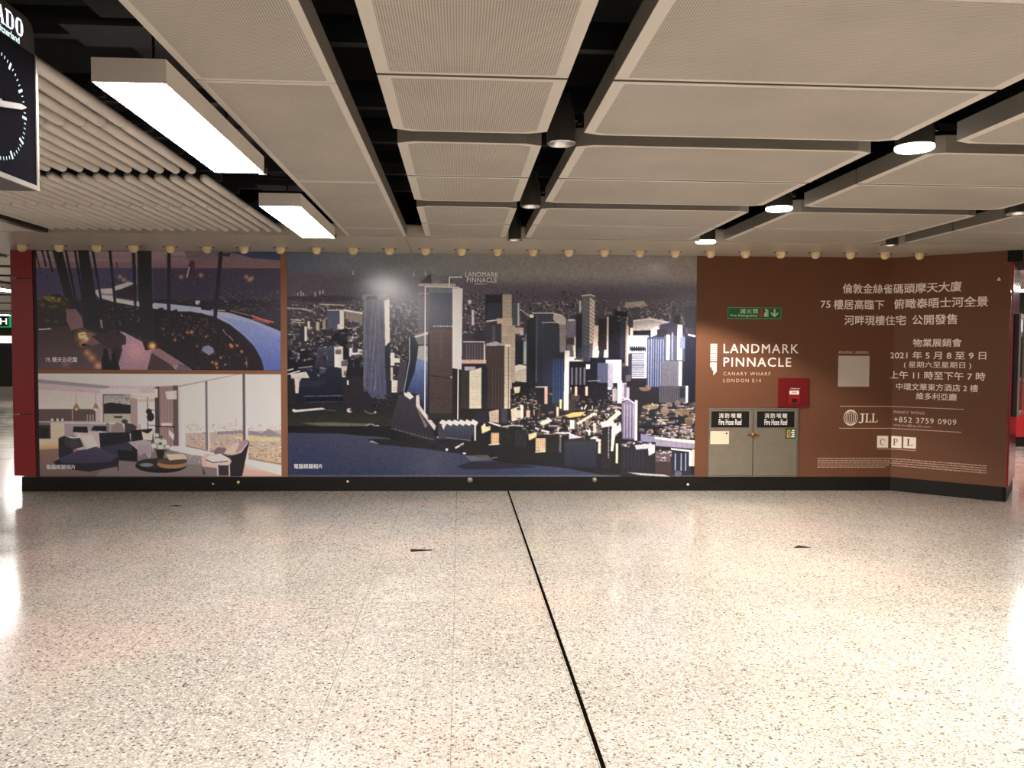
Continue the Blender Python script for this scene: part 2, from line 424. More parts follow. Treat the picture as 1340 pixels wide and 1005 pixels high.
# ---------------------------------------------------------------- row of small dome lamps under the soffit
proto = None
what = ['above the red column', 'above the roof-terrace poster', 'above the city poster', 'above the brown poster']
nms = ['first', 'second', 'third', 'fourth', 'fifth', 'sixth', 'seventh', 'eighth', 'ninth', 'tenth', 'eleventh', 'twelfth', 'thirteenth']
names = []
for i in range(26):
    s_ = .38 + i * .3915
    where = what[0] if s_ < .3 + .2 else what[1] if s_ < 3.05 else what[2] if s_ < 7.78 else what[3]
    names.append((s_, where))
cnt = {}
for i, (s_, where) in enumerate(names):
    cnt[where] = cnt.get(where, 0) + 1
    side = nms[cnt[where] - 1] + ' from its left'
    lab = 'cream dome lamp on the soffit ' + (where + ', ' + side if where != what[0] else where)
    p = WA + WD * s_ + WN * .42; p = Vector((p.x, p.y, H))
    if proto is None:
        t = empty('soffit_lamp', p, lab, 'soffit lamp', 'cream dome lamps under the soffit')
        m = MB(); m.lathe([(.001, -.072), (.018, -.070), (.034, -.061), (.044, -.045), (.048, -.022), (.047, -.002)], tuple(p), 20); dome = m.build('glass_dome', M_cream, t)
        m = MB(); m.lathe([(.047, -.004), (.064, -.005), (.068, -.001), (.068, 0.004)], tuple(p), 20); col_ = m.build('collar', M_soffit, t)
        clips = []
        for sg in (-1, 1):
            m = MB(); m.box(p.x + sg * .066 - .012, p.x + sg * .066 + .012, p.y - .006, p.y + .006, H - .009, H); clips.append(m.build('spring_clip', M_dgrey, t))
        proto = (t, [dome, col_] + clips)
    else:
        t = proto[0].copy(); COL.objects.link(t); t.location = p; t['label'] = lab
        for ch in proto[1]:
            c_ = ch.copy(); COL.objects.link(c_); c_.parent = t

# ---------------------------------------------------------------- station clock, face towards the hall
cx_ = -1.45
ck = empty('station_clock', (cx_, 2.655, 2.145), 'dark square station clock with glowing ticks, hung at the upper left', 'clock')
def CK(p):                                   # (along the face, out of the face, up)
    return Vector((cx_ + p[1], p[0], p[2]))
m = MB()
y0, y1, zb, zt = 2.405, 2.905, 2.145, 2.715
pts = [(y0, zb), (y1, zb), (y1, zt - .05), (y1 - .015, zt - .015), (y1 - .05, zt), (y0 + .05, zt), (y0 + .015, zt - .015), (y0, zt - .05)]
m.add([CK((a, 0, b)) for a, b in pts] + [CK((a, -.12, b)) for a, b in pts], [tuple(range(8)), tuple(reversed(range(8, 16)))] + [(i, i + 8, (i + 1) % 8 + 8, (i + 1) % 8) for i in range(8)])
M_clock = mat('clock_case', (62, 59, 58), .5, spec=.2)
m.build('case', M_clock, ck, bevel=.004)
m = MB()
for a0, a1, b0, b1 in ((y0, y0 + .014, zb, zb + .455), (y1 - .014, y1, zb, zb + .455), (y0 + .014, y1 - .014, zb, zb + .016), ):
    m.box(a0, a1, 0, .008, b0, b1, M=CK)
m.build('rim', mat('clock_rim', (104, 94, 86), .4), ck)
m = MB(); m.box(y0 + .014, y1 - .014, 0, .004, zb + .016, zb + .455, M=CK)
m.build('dial', mat('clock_glass', (30, 30, 36), .6, spec=.0), ck)
M_glow = emis('clock_glow', (214, 240, 232), 1.3)
m = MB(); cy_, cz_ = 2.656, 2.370
for k in range(60):
    a = 2 * pi * k / 60; long_ = k % 5 == 0
    r0, r1, hw = (.150, .176, .0045) if long_ else (.161, .172, .0016)
    c_, s_ = cos(a), sin(a)
    q = [(r0, -hw), (r1, -hw), (r1, hw), (r0, hw)]
    m.add([CK((cy_ + r * c_ - w_ * s_, .0055, cz_ + r * s_ + w_ * c_)) for r, w_ in q], [(0, 1, 2, 3)])
m.build('hour_marks', M_glow, ck)
def hand(name, ang, ln_, w0, w1):
    m = MB(); c_, s_ = cos(R(ang)), sin(R(ang))
    q = [(-.03, -w0), (ln_ * .82, -w1), (ln_, 0), (ln_ * .82, w1), (-.03, w0)]
    m.add([CK((cy_ + a * c_ - b * s_, .009 if name == 'hour_hand' else .011, cz_ + a * s_ + b * c_)) for a, b in q] + [CK((cy_ + a * c_ - b * s_, .006, cz_ + a * s_ + b * c_)) for a, b in q],
          [(0, 1, 2, 3, 4), (9, 8, 7, 6, 5)] + [(i, i + 5, (i + 1) % 5 + 5, (i + 1) % 5) for i in range(5)])
    m.build(name, mat(name + '_pale', (84, 76, 72), .6), ck)
hand('minute_hand', 12, .172, .010, .009); hand('hour_hand', 200, .10, .012, .010)
m = MB()
# slab-serif capitals of the maker, drawn as strokes
def slab(mb, polys, a0, b0, sx, sz):
    for p in polys:
        mb.add([CK((a0 + x * sx, .001, b0 + z * sz)) for x, z in p], [tuple(range(len(p)))])
Rr = [[(0, 0), (.5, 0), (.5, .1), (.36, .1), (.36, .9), (.5, 1), (0, 1), (0, .9), (.12, .9), (.12, .1), (0, .1)][:0] or [(0, 0), (.46, 0), (.46, .1), (0, .1)], [(.12, 0), (.34, 0), (.34, 1), (.12, 1)], [(0, .9), (.7, .9), (.7, 1), (0, 1)], [(.62, .55), (.84, .62), (.84, .9), (.7, 1), (.62, .9)], [(.34, .47), (.7, .47), (.8, .57), (.34, .57)], [(.5, .5), (.7, .5), (1, 0), (.76, 0)]]
Aa = [[(0, 0), (.4, 0), (.4, .1), (0, .1)], [(.6, 0), (1, 0), (1, .1), (.6, .1)], [(.08, .05), (.24, .05), (.56, 1), (.42, 1)], [(.66, .05), (.92, .05), (.64, 1), (.42, 1)], [(.24, .3), (.76, .3), (.76, .4), (.24, .4)]]
Dd = [[(0, 0), (.6, 0), (.8, .1), (0, .1)], [(0, .9), (.8, .9), (.6, 1), (0, 1)], [(.12, 0), (.36, 0), (.36, 1), (.12, 1)], [(.68, .08), (.84, .12), (.94, .3), (.94, .7), (.84, .88), (.68, .92)]]
Oo = [[(.3, 0), (.7, 0), (.84, .12), (.16, .12)], [(.16, .88), (.84, .88), (.7, 1), (.3, 1)], [(.16, .12), (.34, .12), (.34, .88), (.16, .88), (.05, .65), (.05, .35)], [(.66, .12), (.84, .12), (.95, .35), (.95, .65), (.84, .88), (.66, .88)]]
for k, g_ in enumerate((Rr, Aa, Dd, Oo)): slab(m, g_, 2.612 + k * .056, 2.634, .052, .056)
m.build('maker_lettering', emis('clock_letter', (235, 240, 255), 1.5), ck)
m = MB(); put_text(m, 'Switzerland', (2.655, 2.607, 2.805, 2.628), lambda p: CK((p[0], .001, p[2])), .02)
m.build('small_lettering', M_glow, ck)
m = MB(); m.tube((cx_ - .06, 2.655, 2.715), (cx_ - .06, 2.655, 3.22), .018); m.build('hanging_pole', M_dgrey, ck)
# ---------------------------------------------------------------- brown information poster, folded round the bend
P = WL
def sheet(mb, s0, s1, z0, z1, d=.002, mi=0, step=.12):
    ss = [s0]
    while ss[-1] + step < s1: ss.append(ss[-1] + step)
    ss.append(s1)
    if s0 < SK < s1: ss = sorted(set([x for x in ss if abs(x - SK) > .02] + [SK]))
    vs = []
    for a in ss: vs += [P((a, d, z0)), P((a, d, z1))]
    mb.add(vs, [(2 * i, 2 * i + 2, 2 * i + 3, 2 * i + 1) for i in range(len(ss) - 1)], mi)
    return mb
def plate(mb, s0, s1, z0, z1, d0, d1, mi=0):
    """box on the wall from d0 to d1 in front of it"""
    vs = [P((a, d, z)) for z in (z0, z1) for d in (d1, d0) for a in (s0, s1)]
    return mb.add(vs, [(0, 2, 3, 1), (4, 5, 7, 6), (0, 1, 5, 4), (2, 6, 7, 3), (0, 4, 6, 2), (1, 3, 7, 5)], mi)
def wtext(mb, txt, s0, s1, zc, h, bold=0.012, space=1.0, slope=0.0, d=.004, mi=0):
    pl = (lambda p: P((p[0], p[1], p[2] + slope * (p[0] - s0)))) if slope else P
    return put_text(mb, txt, (s0, zc - h / 2, s1, zc + h / 2), pl, bold, space, mi, d)
ip = wall_thing('information_poster', 7.785, .165, 'brown vinyl poster with white lettering, folded round the wall bend', 'poster')
m = MB(); sheet(m, 7.782, SK + PLEN, .163, H - .001); m.build('vinyl_sheet', M_brown, ip)

m = MB(); wtext(m, 'LANDMARK', 8.106, 8.983, 1.660, .105, .012, 1.18); wtext(m, 'PINNACLE', 8.108, 8.901, 1.503, .105, .012, 1.18); m.build('title_lettering', M_print, ip)
m = MB(); wtext(m, 'CANARY WHARF', 8.107, 8.660, 1.367, .040, .0, 1.35); wtext(m, 'LONDON E14', 8.108, 8.549, 1.288, .040, .0, 1.35); m.build('place_lettering', mat('dull_print', (216, 186, 164), .5), ip)
M_dull = bpy.data.materials['dull_print']
m = MB()
for k in range(9):
    z = 1.712 - k * .0228; plate(m, 7.952, 8.029, z - .0160, z, .002, .0035)
for k in range(4):
    a = 7.952 + k * .0195
    lo = 1.348 + .034 * abs(k - 2) if k < 3 else 1.372
    m.add([P((a, .003, lo + (.03 if k < 2 else .0))), P((a + .0165, .003, lo + (.018 if k < 2 else .02))), P((a + .0165, .003, 1.498)), P((a, .003, 1.498))], [(0, 1, 2, 3)])
m.build('tower_logo', M_print, ip)

m = MB()
wtext(m, '倫敦金絲雀碼頭摩天大廈', 9.495, 10.802, 2.363, .112, .014)
wtext(m, '75', 9.239, 9.352, 2.178, .080, .012)
wtext(m, '樓居高臨下', 9.392, 9.985, 2.178, .112, .014)
wtext(m, '俯瞰泰晤士河全景', 10.107, 11.062, 2.188, .112, .014)
wtext(m, '河畔現樓住宅', 9.523, 10.239, 1.997, .112, .014)
wtext(m, '公開發售', 10.307, 10.766, 1.999, .112, .014)
m.build('heading_lettering', M_print, ip)
for a in (('物業展銷會', 10.321, 10.817, 1.735, .092, .012), ('2021 年 5 月 8 至 9 日', 10.076, 11.058, 1.592, .088, .012), ('( 星期六至星期日 )', 10.230, 10.917, 1.479, .080, .006),
          ('上午 11 時至下午 7 時', 10.081, 11.056, 1.362, .090, .012), ('中環文華東方酒店 2 樓', 10.153, 10.989, 1.228, .080, .008), ('維多利亞廳', 10.367, 10.782, 1.124, .080, .008)):
    m = MB(); wtext(m, *a); m.build('event_lettering', M_print, ip)
m = MB(); wtext(m, '歡迎掃描二維碼登記', 9.461, 9.816, 1.622, .030, .004); m.build('caption_lettering', M_dull, ip)
m = MB(); plate(m, 9.460, 9.829, 1.221, 1.581, .002, .0035); m.build('blank_pale_square', mat('pale_square', (196, 184, 170), .5), ip)
for z, s0, s1 in ((.991, 9.489, 10.861), (.733, 9.486, 10.837)):
    m = MB()
    sheet(m, s0, s1, z - .0035, z + .0035, .0032); m.build('divider_line', M_dull, ip)
# agent's mark: nested ovals and serif capitals
m = MB(); cs, cz = 9.620, .858
for rx, w_ in ((.083, .0065), (.060, .006), (.037, .0055), (.015, .005)):
    n = 40; vs = []
    for k in range(n):
        a = 2 * pi * k / n
        vs += [P((cs + rx * cos(a), .0035, cz + .094 * sin(a) * (1 - .10 * (rx < .02)))), P((cs + (rx - w_) * cos(a), .0035, cz + (.094 - .010) * sin(a) * (1 - .10 * (rx < .02))))]
    m.add(vs, [(2 * k, 2 * ((k + 1) % n), 2 * ((k + 1) % n) + 1, 2 * k + 1) for k in range(n)])
m.build('oval_logo', M_print, ip)
Jg = [[(.25, .9), (1, .9), (1, 1), (.25, 1)], [(.5, .15), (.78, .15), (.78, .95), (.5, .95)], [(.5, .15), (.78, .15), (.7, .02), (.5, -.08), (.3, -.1)], [(.0, -.08), (.3, -.1), (.5, .05), (.3, .02), (.12, .1), (.0, .06)]]
Lg = [[(0, .92), (.6, .92), (.6, 1), (0, 1)], [(.16, 0), (.42, 0), (.42, 1), (.16, 1)], [(0, 0), (1, 0), (1, .08), (0, .08)], [(.86, .05), (1, .05), (1.02, .32), (.97, .32)]]
m = MB()
for k, (g_, a0) in enumerate(((Jg, 9.716), (Lg, 9.792), (Lg, 9.868))):
    for p in g_: m.add([P((a0 + x * .070, .0035, .803 + z * .104)) for x, z in p], [tuple(range(len(p)))])
m.build('agent_initials', M_print, ip)
m = MB(); wtext(m, 'MANDY WONG', 10.134, 10.459, .928, .032, .012, 1.2); wtext(m, 'mia.ho@ap.jll.com', 10.138, 10.526, .774, .034, .0); m.build('contact_lettering', M_dull, ip)
m = MB(); wtext(m, '+852 3759 0909', 10.136, 10.785, .842, .062, .0, 1.15); m.build('telephone_lettering', M_print, ip)
# three square tiles with initials
Cg = []
for k in range(10):
    a, b = R(50 + k * 26), R(50 + (k + 1) * 26)
    wa, wb_ = .05 + .13 * abs(math.sin((a) / 2 + .1)), .05 + .13 * abs(math.sin((b) / 2 + .1))
    Cg.append([(.5 + .5 * cos(a), .5 + .5 * sin(a)), (.5 + .5 * cos(b), .5 + .5 * sin(b)), (.5 + (.5 - wb_) * cos(b), .5 + (.5 - wb_ * .6) * sin(b)), (.5 + (.5 - wa) * cos(a), .5 + (.5 - wa * .6) * sin(a))])
Cg += [[(.80, .66), (.88, .66), (.88, 1.0), (.80, .9)]]
Pg = [[(.1, 0), (.6, 0), (.6, .07), (.1, .07)], [(.22, 0), (.42, 0), (.42, 1), (.22, 1)], [(.1, .93), (.7, .93), (.7, 1), (.1, 1)], [(.42, .45), (.7, .45), (.7, .52), (.42, .52)], [(.7, .45), (.9, .58), (.9, .88), (.7, 1), (.7, .93), (.74, .86), (.74, .6), (.7, .52)]]
for k, (g_, a0, a1, z0, z1) in enumerate(((Cg, 9.940, 10.072, .506, .645), (Pg, 10.090, 10.224, .508, .645), (Lg, 10.242, 10.378, .512, .643))):
    m = MB(); sheet(m, a0, a1, z0, z1, .0035); t_ = m.build('initial_tile', M_print, ip)
    m = MB(); q = a1 - a0
    for p in g_: m.add([P((a0 + q * (.26 + .46 * x), .0045, z0 + q * (.22 + .58 * z))) for x, z in p], [tuple(range(len(p)))])
    m.build('initial', M_brown, t_)
m = MB()
rng = random.Random(3)
for z in (.378, .352, .326, .300, .276):
    a = 9.236 + (0 if z > .28 else 0)
    end = 11.09 if z > .28 else 10.05
    while a < end:
        l_ = rng.uniform(.01, .05)
        sheet(m, a, min(a + l_, end), z - .0065, z + .0065, .0032, step=.5); a += l_ + .006
m.build('small_print_lines', mat('fine_print', (178, 148, 130), .5), ip)
m = MB(); sheet(m, 9.94, 10.378, .488, .494, .0032); m.build('tile_caption', M_dull, ip)

m = MB(); plate(m, 11.130, 11.188, 2.392, 2.450, .003, .006); st = m.build('round_corner_sticker', mat('maroon', (96, 30, 34), .4)); st.name = 'small_sticker'
tag(st, 'tiny maroon square sticker at the upper right end of the brown poster', 'sticker')
m = MB(); plate(m, 11.142, 11.176, 2.405, 2.42, .006, .007); plate(m, 11.15, 11.17, 2.425, 2.437, .006, .007); m.build('white_marks', M_white, st)

# ---------------------------------------------------------------- fire extinguisher sign
fs = wall_thing('fire_extinguisher_sign', 8.144, 2.004, 'green fire extinguisher sign with white arrow, on the brown poster', 'sign')
M_green = mat('sign_green', (14, 92, 52), .35); M_pgreen = mat('sign_pale_green', (190, 226, 176), .45)
m = MB(); plate(m, 8.144, 8.774, 2.002, 2.137, .002, .008); m.build('plate', M_green, fs)
m = MB()
for a in ((8.146, 8.772, 2.129, 2.135), (8.146, 8.772, 2.004, 2.010), (8.146, 8.152, 2.010, 2.129), (8.766, 8.772, 2.010, 2.129)): plate(m, *a, .008, .009)
m.build('border', mat('sign_border', (110, 168, 110), .45), fs)
m = MB(); wtext(m, '滅火筒', 8.290, 8.500, 2.092, .056, .012, 1.15, d=.010); wtext(m, 'Fire Extinguisher', 8.180, 8.500, 2.038, .036, .01, d=.010); m.build('sign_lettering', M_pgreen, fs)
m = MB()
m.add([P((8.520 + x * .036, .010, 2.024 + z * .092)) for x, z in [(0, 0), (1, 0), (1, .72), (.7, .88), (.3, .88), (0, .72)]], [tuple(range(6))]); plate(m, 8.532, 8.545, 2.104, 2.122, .009, .010)
m.build('extinguisher_symbol', mat('sign_red', (176, 30, 28), .4), fs)
m = MB()
for k in range(4): plate(m, 8.584 + .004 * (k % 2), 8.622, 2.030 + k * .020, 2.044 + k * .020, .009, .010)
m.add([P((8.584 + x * .02, .010, 2.10 + z * .02)) for x, z in [(0, 0), (1.6, 0), (.5, 1), (-.1, 1)]], [(0, 1, 2, 3)]); plate(m, 8.574, 8.590, 2.028, 2.076, .009, .010)
m.build('hand_symbol', M_pgreen, fs)
m = MB(); plate(m, 8.686, 8.702, 2.045, 2.118, .009, .010)
m.add([P((8.694 + x, .010, 2.024 + z)) for x, z in [(0, 0), (.042, .040), (.042, .062), (0, .024), (-.042, .062), (-.042, .040)]], [(0, 1, 2, 3), (0, 3, 4, 5)])
m.build('arrow_symbol', M_pgreen, fs)

# ---------------------------------------------------------------- hose reel cabinet
hc = wall_thing('hose_reel_cabinet', 8.465, .165, 'grey steel fire hose reel cabinet with two doors, at the foot of the brown poster', 'cabinet')
m = MB()
for a in ((7.938, 8.993, .955, .966), (7.938, 7.948, .165, .955), (8.983, 8.993, .165, .955), (7.948, 8.983, .165, .172)): plate(m, *a, .002, .022)
m.build('frame', M_steel, hc)
m = MB(); plate(m, 7.948, 8.983, .172, .955, .0025, .004); m.build('backing', M_black, hc)
texts = []
for k, (a0, a1) in enumerate(((7.951, 8.460), (8.467, 8.980))):
    m = MB(); plate(m, a0, a1, .176, .952, .004, .018); dr = m.build('door', M_steel, hc, bevel=.0015)
    m = MB(); q0, q1 = (7.968, 8.411) if k == 0 else (8.506, 8.946)
    plate(m, q0, q1, .742, .930, .018, .021); sp_ = m.build('sign_plate', M_black, dr)
    m = MB(); qa = q0 + .088; wtext(m, '消防喉轆', qa, qa + .265, .880, .056, .008, 1.35, d=.0225); wtext(m, 'Fire Hose Reel', qa, qa + .265, .805, .066, .012, d=.0225)
    texts.append(m)
    m.build('plate_lettering', M_white, dr)
    if k == 0:
        m = MB(); plate(m, 7.960, 8.178, .547, .698, .018, .0195); m.build('pale_sticker', mat('sticker_cream', (224, 206, 180), .5), dr)
        m = MB(); plate(m, 8.140, 8.160, .662, .682, .0195, .0205); m.build('sticker_dot', M_dgrey, dr)
    else:
        m = MB(); plate(m, 8.842, 8.962, .610, .735, .018, .0195); m.build('green_sticker', M_green, dr)
        m = MB(); plate(m, 8.862, 8.876, .625, .715, .0195, .0205); plate(m, 8.876, 8.89, .625, .637, .0195, .0205); plate(m, 8.876, 8.89, .703, .715, .0195, .0205); plate(m, 8.89, 8.902, .625, .715, .0195, .0205)
        m.build('sticker_symbol', mat('symbol_orange', (206, 130, 70), .5), dr)
        m = MB()
        for j in range(4): plate(m, 8.912 + .008 * (j % 2), 8.950, .628 + j * .024, .644 + j * .024, .0195, .0205)
        m.build('hand_symbol', M_white, dr)
M_brass = mat('worn_brass', (150, 112, 66), .35, .8)
m = MB(); plate(m, 8.392, 8.452, .640, .668, .018, .024); m.lathe([(.001, 0), (.026, .0), (.024, .018), (.001, .020)], tuple(P((8.462, .040, .655))), 18, 'y')
plate(m, 8.470, 8.520, .638, .670, .018, .026); plate(m, 8.515, 8.538, .646, .662, .018, .034); m.build('latch', M_brass, hc)

# ---------------------------------------------------------------- red break-glass box
rb = wall_thing('red_call_box', 8.93, .978, 'square red fire alarm plate with small call point, above the steel cabinet', 'alarm box')
m = MB(); plate(m, 8.750, 9.109, .982, 1.316, .002, .022); m.build('plate', mat('alarm_red', (104, 12, 18), .3), rb, bevel=.003)
m = MB(); plate(m, 8.872, 9.002, 1.020, 1.185, .022, .030); m.build('call_point', mat('call_red', (142, 20, 24), .3), rb, bevel=.003)
m = MB(); plate(m, 8.879, 8.989, 1.129, 1.173, .030, .032); m.build('white_label', M_white, rb)
m = MB(); wtext(m, 'FIRE', 8.905, 8.965, 1.151, .020, .02, d=.033); m.build('label_lettering', M_red, rb)
m = MB(); wtext(m, '火警 FIRE ALARM', 8.888, 9.005, 1.197, .014, .01, d=.0235); m.build('plate_lettering', M_white, rb)
m = MB(); plate(m, 8.908, 8.972, 1.035, 1.078, .030, .033); m.build('black_window', M_black, rb)

# ---------------------------------------------------------------- red column at the left end of the wall
rc = wall_thing('red_column_cladding', .15, .178, 'dark red enamel column cladding at the left end of the posters', 'column')
for z0, z1 in ((.178, .872), (.878, 2.403), (2.409, 2.722)):
    m = MB(); vs = []
    plate(m, .020, .262, z0, z1, -.55, .012); m.build('enamel_panel', M_red, rc, bevel=.004)
m = MB(); plate(m, .266, .298, .165, H - .002, -.002, .004); m.build('dark_edge_strip', mat('maroon_strip', (40, 12, 16), .4), rc)
m = MB()
for z in (.875, 2.406): plate(m, .018, .085, z - .004, z + .004, .010, .0135)
m.build('joint_clip', M_steel, rc)

# ---------------------------------------------------------------- red cladding round the right-hand corner
sc = wall_thing('red_side_cladding', 11.27, .165, 'red enamel cladding on the return round the right end of the brown poster', 'column')
E0 = WK + PD * PLEN
arc = []
for k in range(9):
    a = R(90 - k * 11.25 ); arc.append(E0 + PD * (.024 * cos(a)) + PN * (.024 * sin(a) - .024))
ring = [E0 - PN * .05] + arc + [E0 - PD * .026 - PN * 1.0, E0 - PD * .06 - PN * 1.0]
for z0, z1 in ((.165, .60), (.604, 2.60)):
    m = MB(); rr = [(p.x, p.y) for p in ring]
    m.prism(list(reversed(rr)), z0, z1); o = m.build('enamel_panel', M_red2 if False else M_red, sc)
def SP(p):                                    # (back along the side, out of it, up)
    q = E0 + PD * (.024 - .05 * p[0] + p[1]) - PN * p[0]; return Vector((q.x, q.y, p[2]))
dc = empty('side_display_case', SP((.55, .03, .92)), 'shallow grey display case on the red return at the right edge', 'display case')
m = MB(); m.box(.20, .94, 0, .05, .92, 2.05, M=SP); m.build('case_body', mat('case_maroon', (40, 26, 30), .4), dc, bevel=.004)
m = MB(); m.box(.195, .945, .0505, .066, .915, .96, M=SP); m.box(.195, .945, .0505, .066, 2.01, 2.055, M=SP); m.box(.195, .24, .0505, .066, .96, 2.01, M=SP); m.box(.90, .945, .0505, .066, .96, 2.01, M=SP); m.build('case_rim', M_steel, dc)
m = MB(); m.box(.24, .90, .0505, .055, .96, 2.01, M=SP); m.build('dark_glass', mat('case_glass', (34, 26, 30), .12), dc)
m = MB(); m.prism([(p.x, p.y) for p in (E0 + PD * -.15 - PN * .1, E0 + PD * -.02 + PN * .02, E0 + PD * .10 - PN * .02, E0 + PD * .06 - PN * 1.04, E0 - PD * .15 - PN * 1.04)][::-1], 2.60, H - .001)
struct(m.build('trim_8', M_dark))

# ---------------------------------------------------------------- studs and chips on the plinth
for s_, z, r, kind in ((2.240, .085, .010, 0), (2.525, .103, .016, 0), (3.767, .111, .014, 0), (5.170, .127, .034, 1), (6.615, .126, .030, 1), (7.708, .072, .016, 0)):
    p = P((s_, .004, z))
    k_ = 'domed steel stud' if kind else 'small pale screw cap'
    where = {2.240: 'below the living-room poster', 2.525: 'below the armchair of the living-room poster', 3.767: 'below the lower left of the city poster', 5.170: 'below the middle of the city poster', 6.615: 'right of the floor groove, below the city poster', 7.708: 'beside the steel cabinet'}[s_]
    m = MB(); m.lathe([(.001, -r * .7), (r * .5, -r * .62), (r * .85, -r * .38), (r, -.002), (r, .002)], (p.x, p.y, p.z), 16, 'y')
    o = m.build('plinth_stud', M_steel if kind else M_cream); tag(o, '%s on the black plinth, %s' % (k_, where), 'stud', 'studs on the plinth')

# floor markers
for (x, y, pl, lab) in ((-.317, 6.523, [(-.08, .03), (-.075, -.05), (.10, -.012), (.10, .0)], 'small dark wedge-shaped mark on the floor, left of the groove'),
                        (2.823, 6.489, [(-.07, -.025), (.075, -.025), (.0, .05)], 'small dark triangular mark on the floor, right of the groove'),
                        (-2.927, 8.518, [(-.06, -.02), (.07, -.02), (.0, .03)], 'tiny dark mark on the floor near the left posters')):
    m = MB(); m.prism([(x + a, y + b) for a, b in (pl if pl[0][0] != -.08 else pl)], .0002, .004); o = m.build('floor_marker', mat('marker_brown', (26, 20, 16), .7, spec=.1)); tag(o, lab, 'floor mark', 'dark marks on the floor')

# ---------------------------------------------------------------- concourse beyond the right end
t = empty('ticket_office_front', (10.5, 13.5, 0), 'red panelled office front with dark glass, seen past the right corner', 'office front')
m = MB(); m.box(7.6, 18, 13.5, 13.7, .17, 1.14); m.build('red_panel', mat('office_red', (170, 34, 36), .3), t)
m = MB(); m.box(7.6, 18, 13.52, 13.7, .0, .17); m.build('plinth', M_black, t)
m = MB(); m.box(7.6, 18, 13.54, 13.6, 1.19, 1.93); m.build('window_glass', mat('office_glass', (24, 26, 30), .1), t)
m = MB(); m.box(7.6, 18, 13.46, 13.6, 1.14, 1.19); m.box(7.6, 18, 13.46, 13.6, 1.93, 2.02)
for x in (7.6, 9.45, 11.2, 13.4, 15.6): m.box(x, x + .09, 13.46, 13.54, 1.19, 1.93)
m.build('window_frame', mat('office_frame', (176, 166, 168), .4), t)
m = MB(); m.box(7.6, 18, 13.5, 13.6, 2.02, 2.30); m.build('lit_fascia', emis('fascia_glow', (240, 232, 240), 1.1), t)
m = MB(); m.box(7.6, 18, 13.4, 13.7, 2.30, 2.725); m.build('bulkhead', M_dgrey, t)
m = MB(); m.box(9.60, 9.76, 13.485, 13.5, .70, .95); m.build('white_notice', M_white, t)
m = MB(); m.box(6.4, 18, 9.7, 13.4, 2.80, 2.9); struct(m.build('trim_9', M_beige))
box_light(8.55, 8.85, 11.1, 12.9, 'lit fluorescent fitting beyond the right end of the hoarding')
box_light(8.9, 9.2, 8.6, 10.2, 'second lit fluorescent fitting past the right corner')
# ---------------------------------------------------------------- concourse beyond the left end
t = empty('far_shop_front', (-17, 30, 0), 'dark shop front with a pale lit band at the far left', 'shop front')
m = MB(); m.box(-30, -8, 30, 30.3, .3, 1.85); m.build('dark_panel', mat('far_dark', (34, 24, 26), .3), t)
m = MB(); m.box(-30, -8, 29.9, 30.3, 0, .3); m.build('pale_plinth', mat('far_pale', (190, 180, 168), .4), t)
m = MB(); m.box(-30, -8, 29.95, 30.3, 1.85, 2.10); m.build('lit_band', emis('far_glow', (250, 240, 220), 1.6), t)
m = MB(); m.box(-30, -8, 30, 30.3, 2.10, 2.72); m.build('dark_fascia', M_dgrey, t)
t = empty('exit_sign', (-9.45, 17, 2.06), 'hanging green and black exit sign beyond the left end', 'sign')
m = MB(); m.box(-9.95, -8.94, 17, 17.12, 2.06, 2.30); m.build('sign_box', emis('exit_green', (30, 150, 90), .8), t)
m = MB(); m.box(-9.93, -9.09, 16.99, 17.0, 2.08, 2.28); m.build('black_field', M_black, t)
m = MB(); put_text(m, 'H', (-9.25, 2.12, -9.12, 2.24), lambda p: Vector((p[0], 16.985, p[2])), .03); m.build('letter', emis('exit_white', (245, 245, 245), 1.0), t)
for x in (-9.85, -9.05):
    m = MB(); m.tube((x, 17.06, 2.30), (x, 17.06, 2.72), .012); m.build('hanger_rod', M_dgrey, t)
m = MB(); m.box(-30, -5.36, 8.02, 30, 2.725, 2.8)
struct(m.build('trim_10', M_beige))
m = MB()
for y in (9, 9.9, 11.2, 12.6, 14.4, 17, 20, 24): m.box(-30, -5.36, y, y + .12, 2.70, 2.726)
struct(m.build('trim_11', M_dgrey))
for x, y in ((-7.75, 13.2), (-9.6, 19.5), (-6.9, 10.2), (-13.2, 24.0)): box_light(x, x + .3, y, y + 1.5, 'lit fluorescent fitting in the left concourse, %s' % ('above the hanging exit sign' if y < 14 and y > 11 else 'added fill, farthest one, before the dark shop front' if y > 22 else 'added fill beyond the exit sign' if y > 15 else 'added fill closest to the red column'))  # all but the one above the exit sign are added to brighten the concourse
# side walls and the wall behind the viewer
m = MB(); m.box(-8, 16, -7.8, -7.6, 0, H); struct(m.build('wall_rear', mat('rear_wall', (170, 158, 142), .6)))
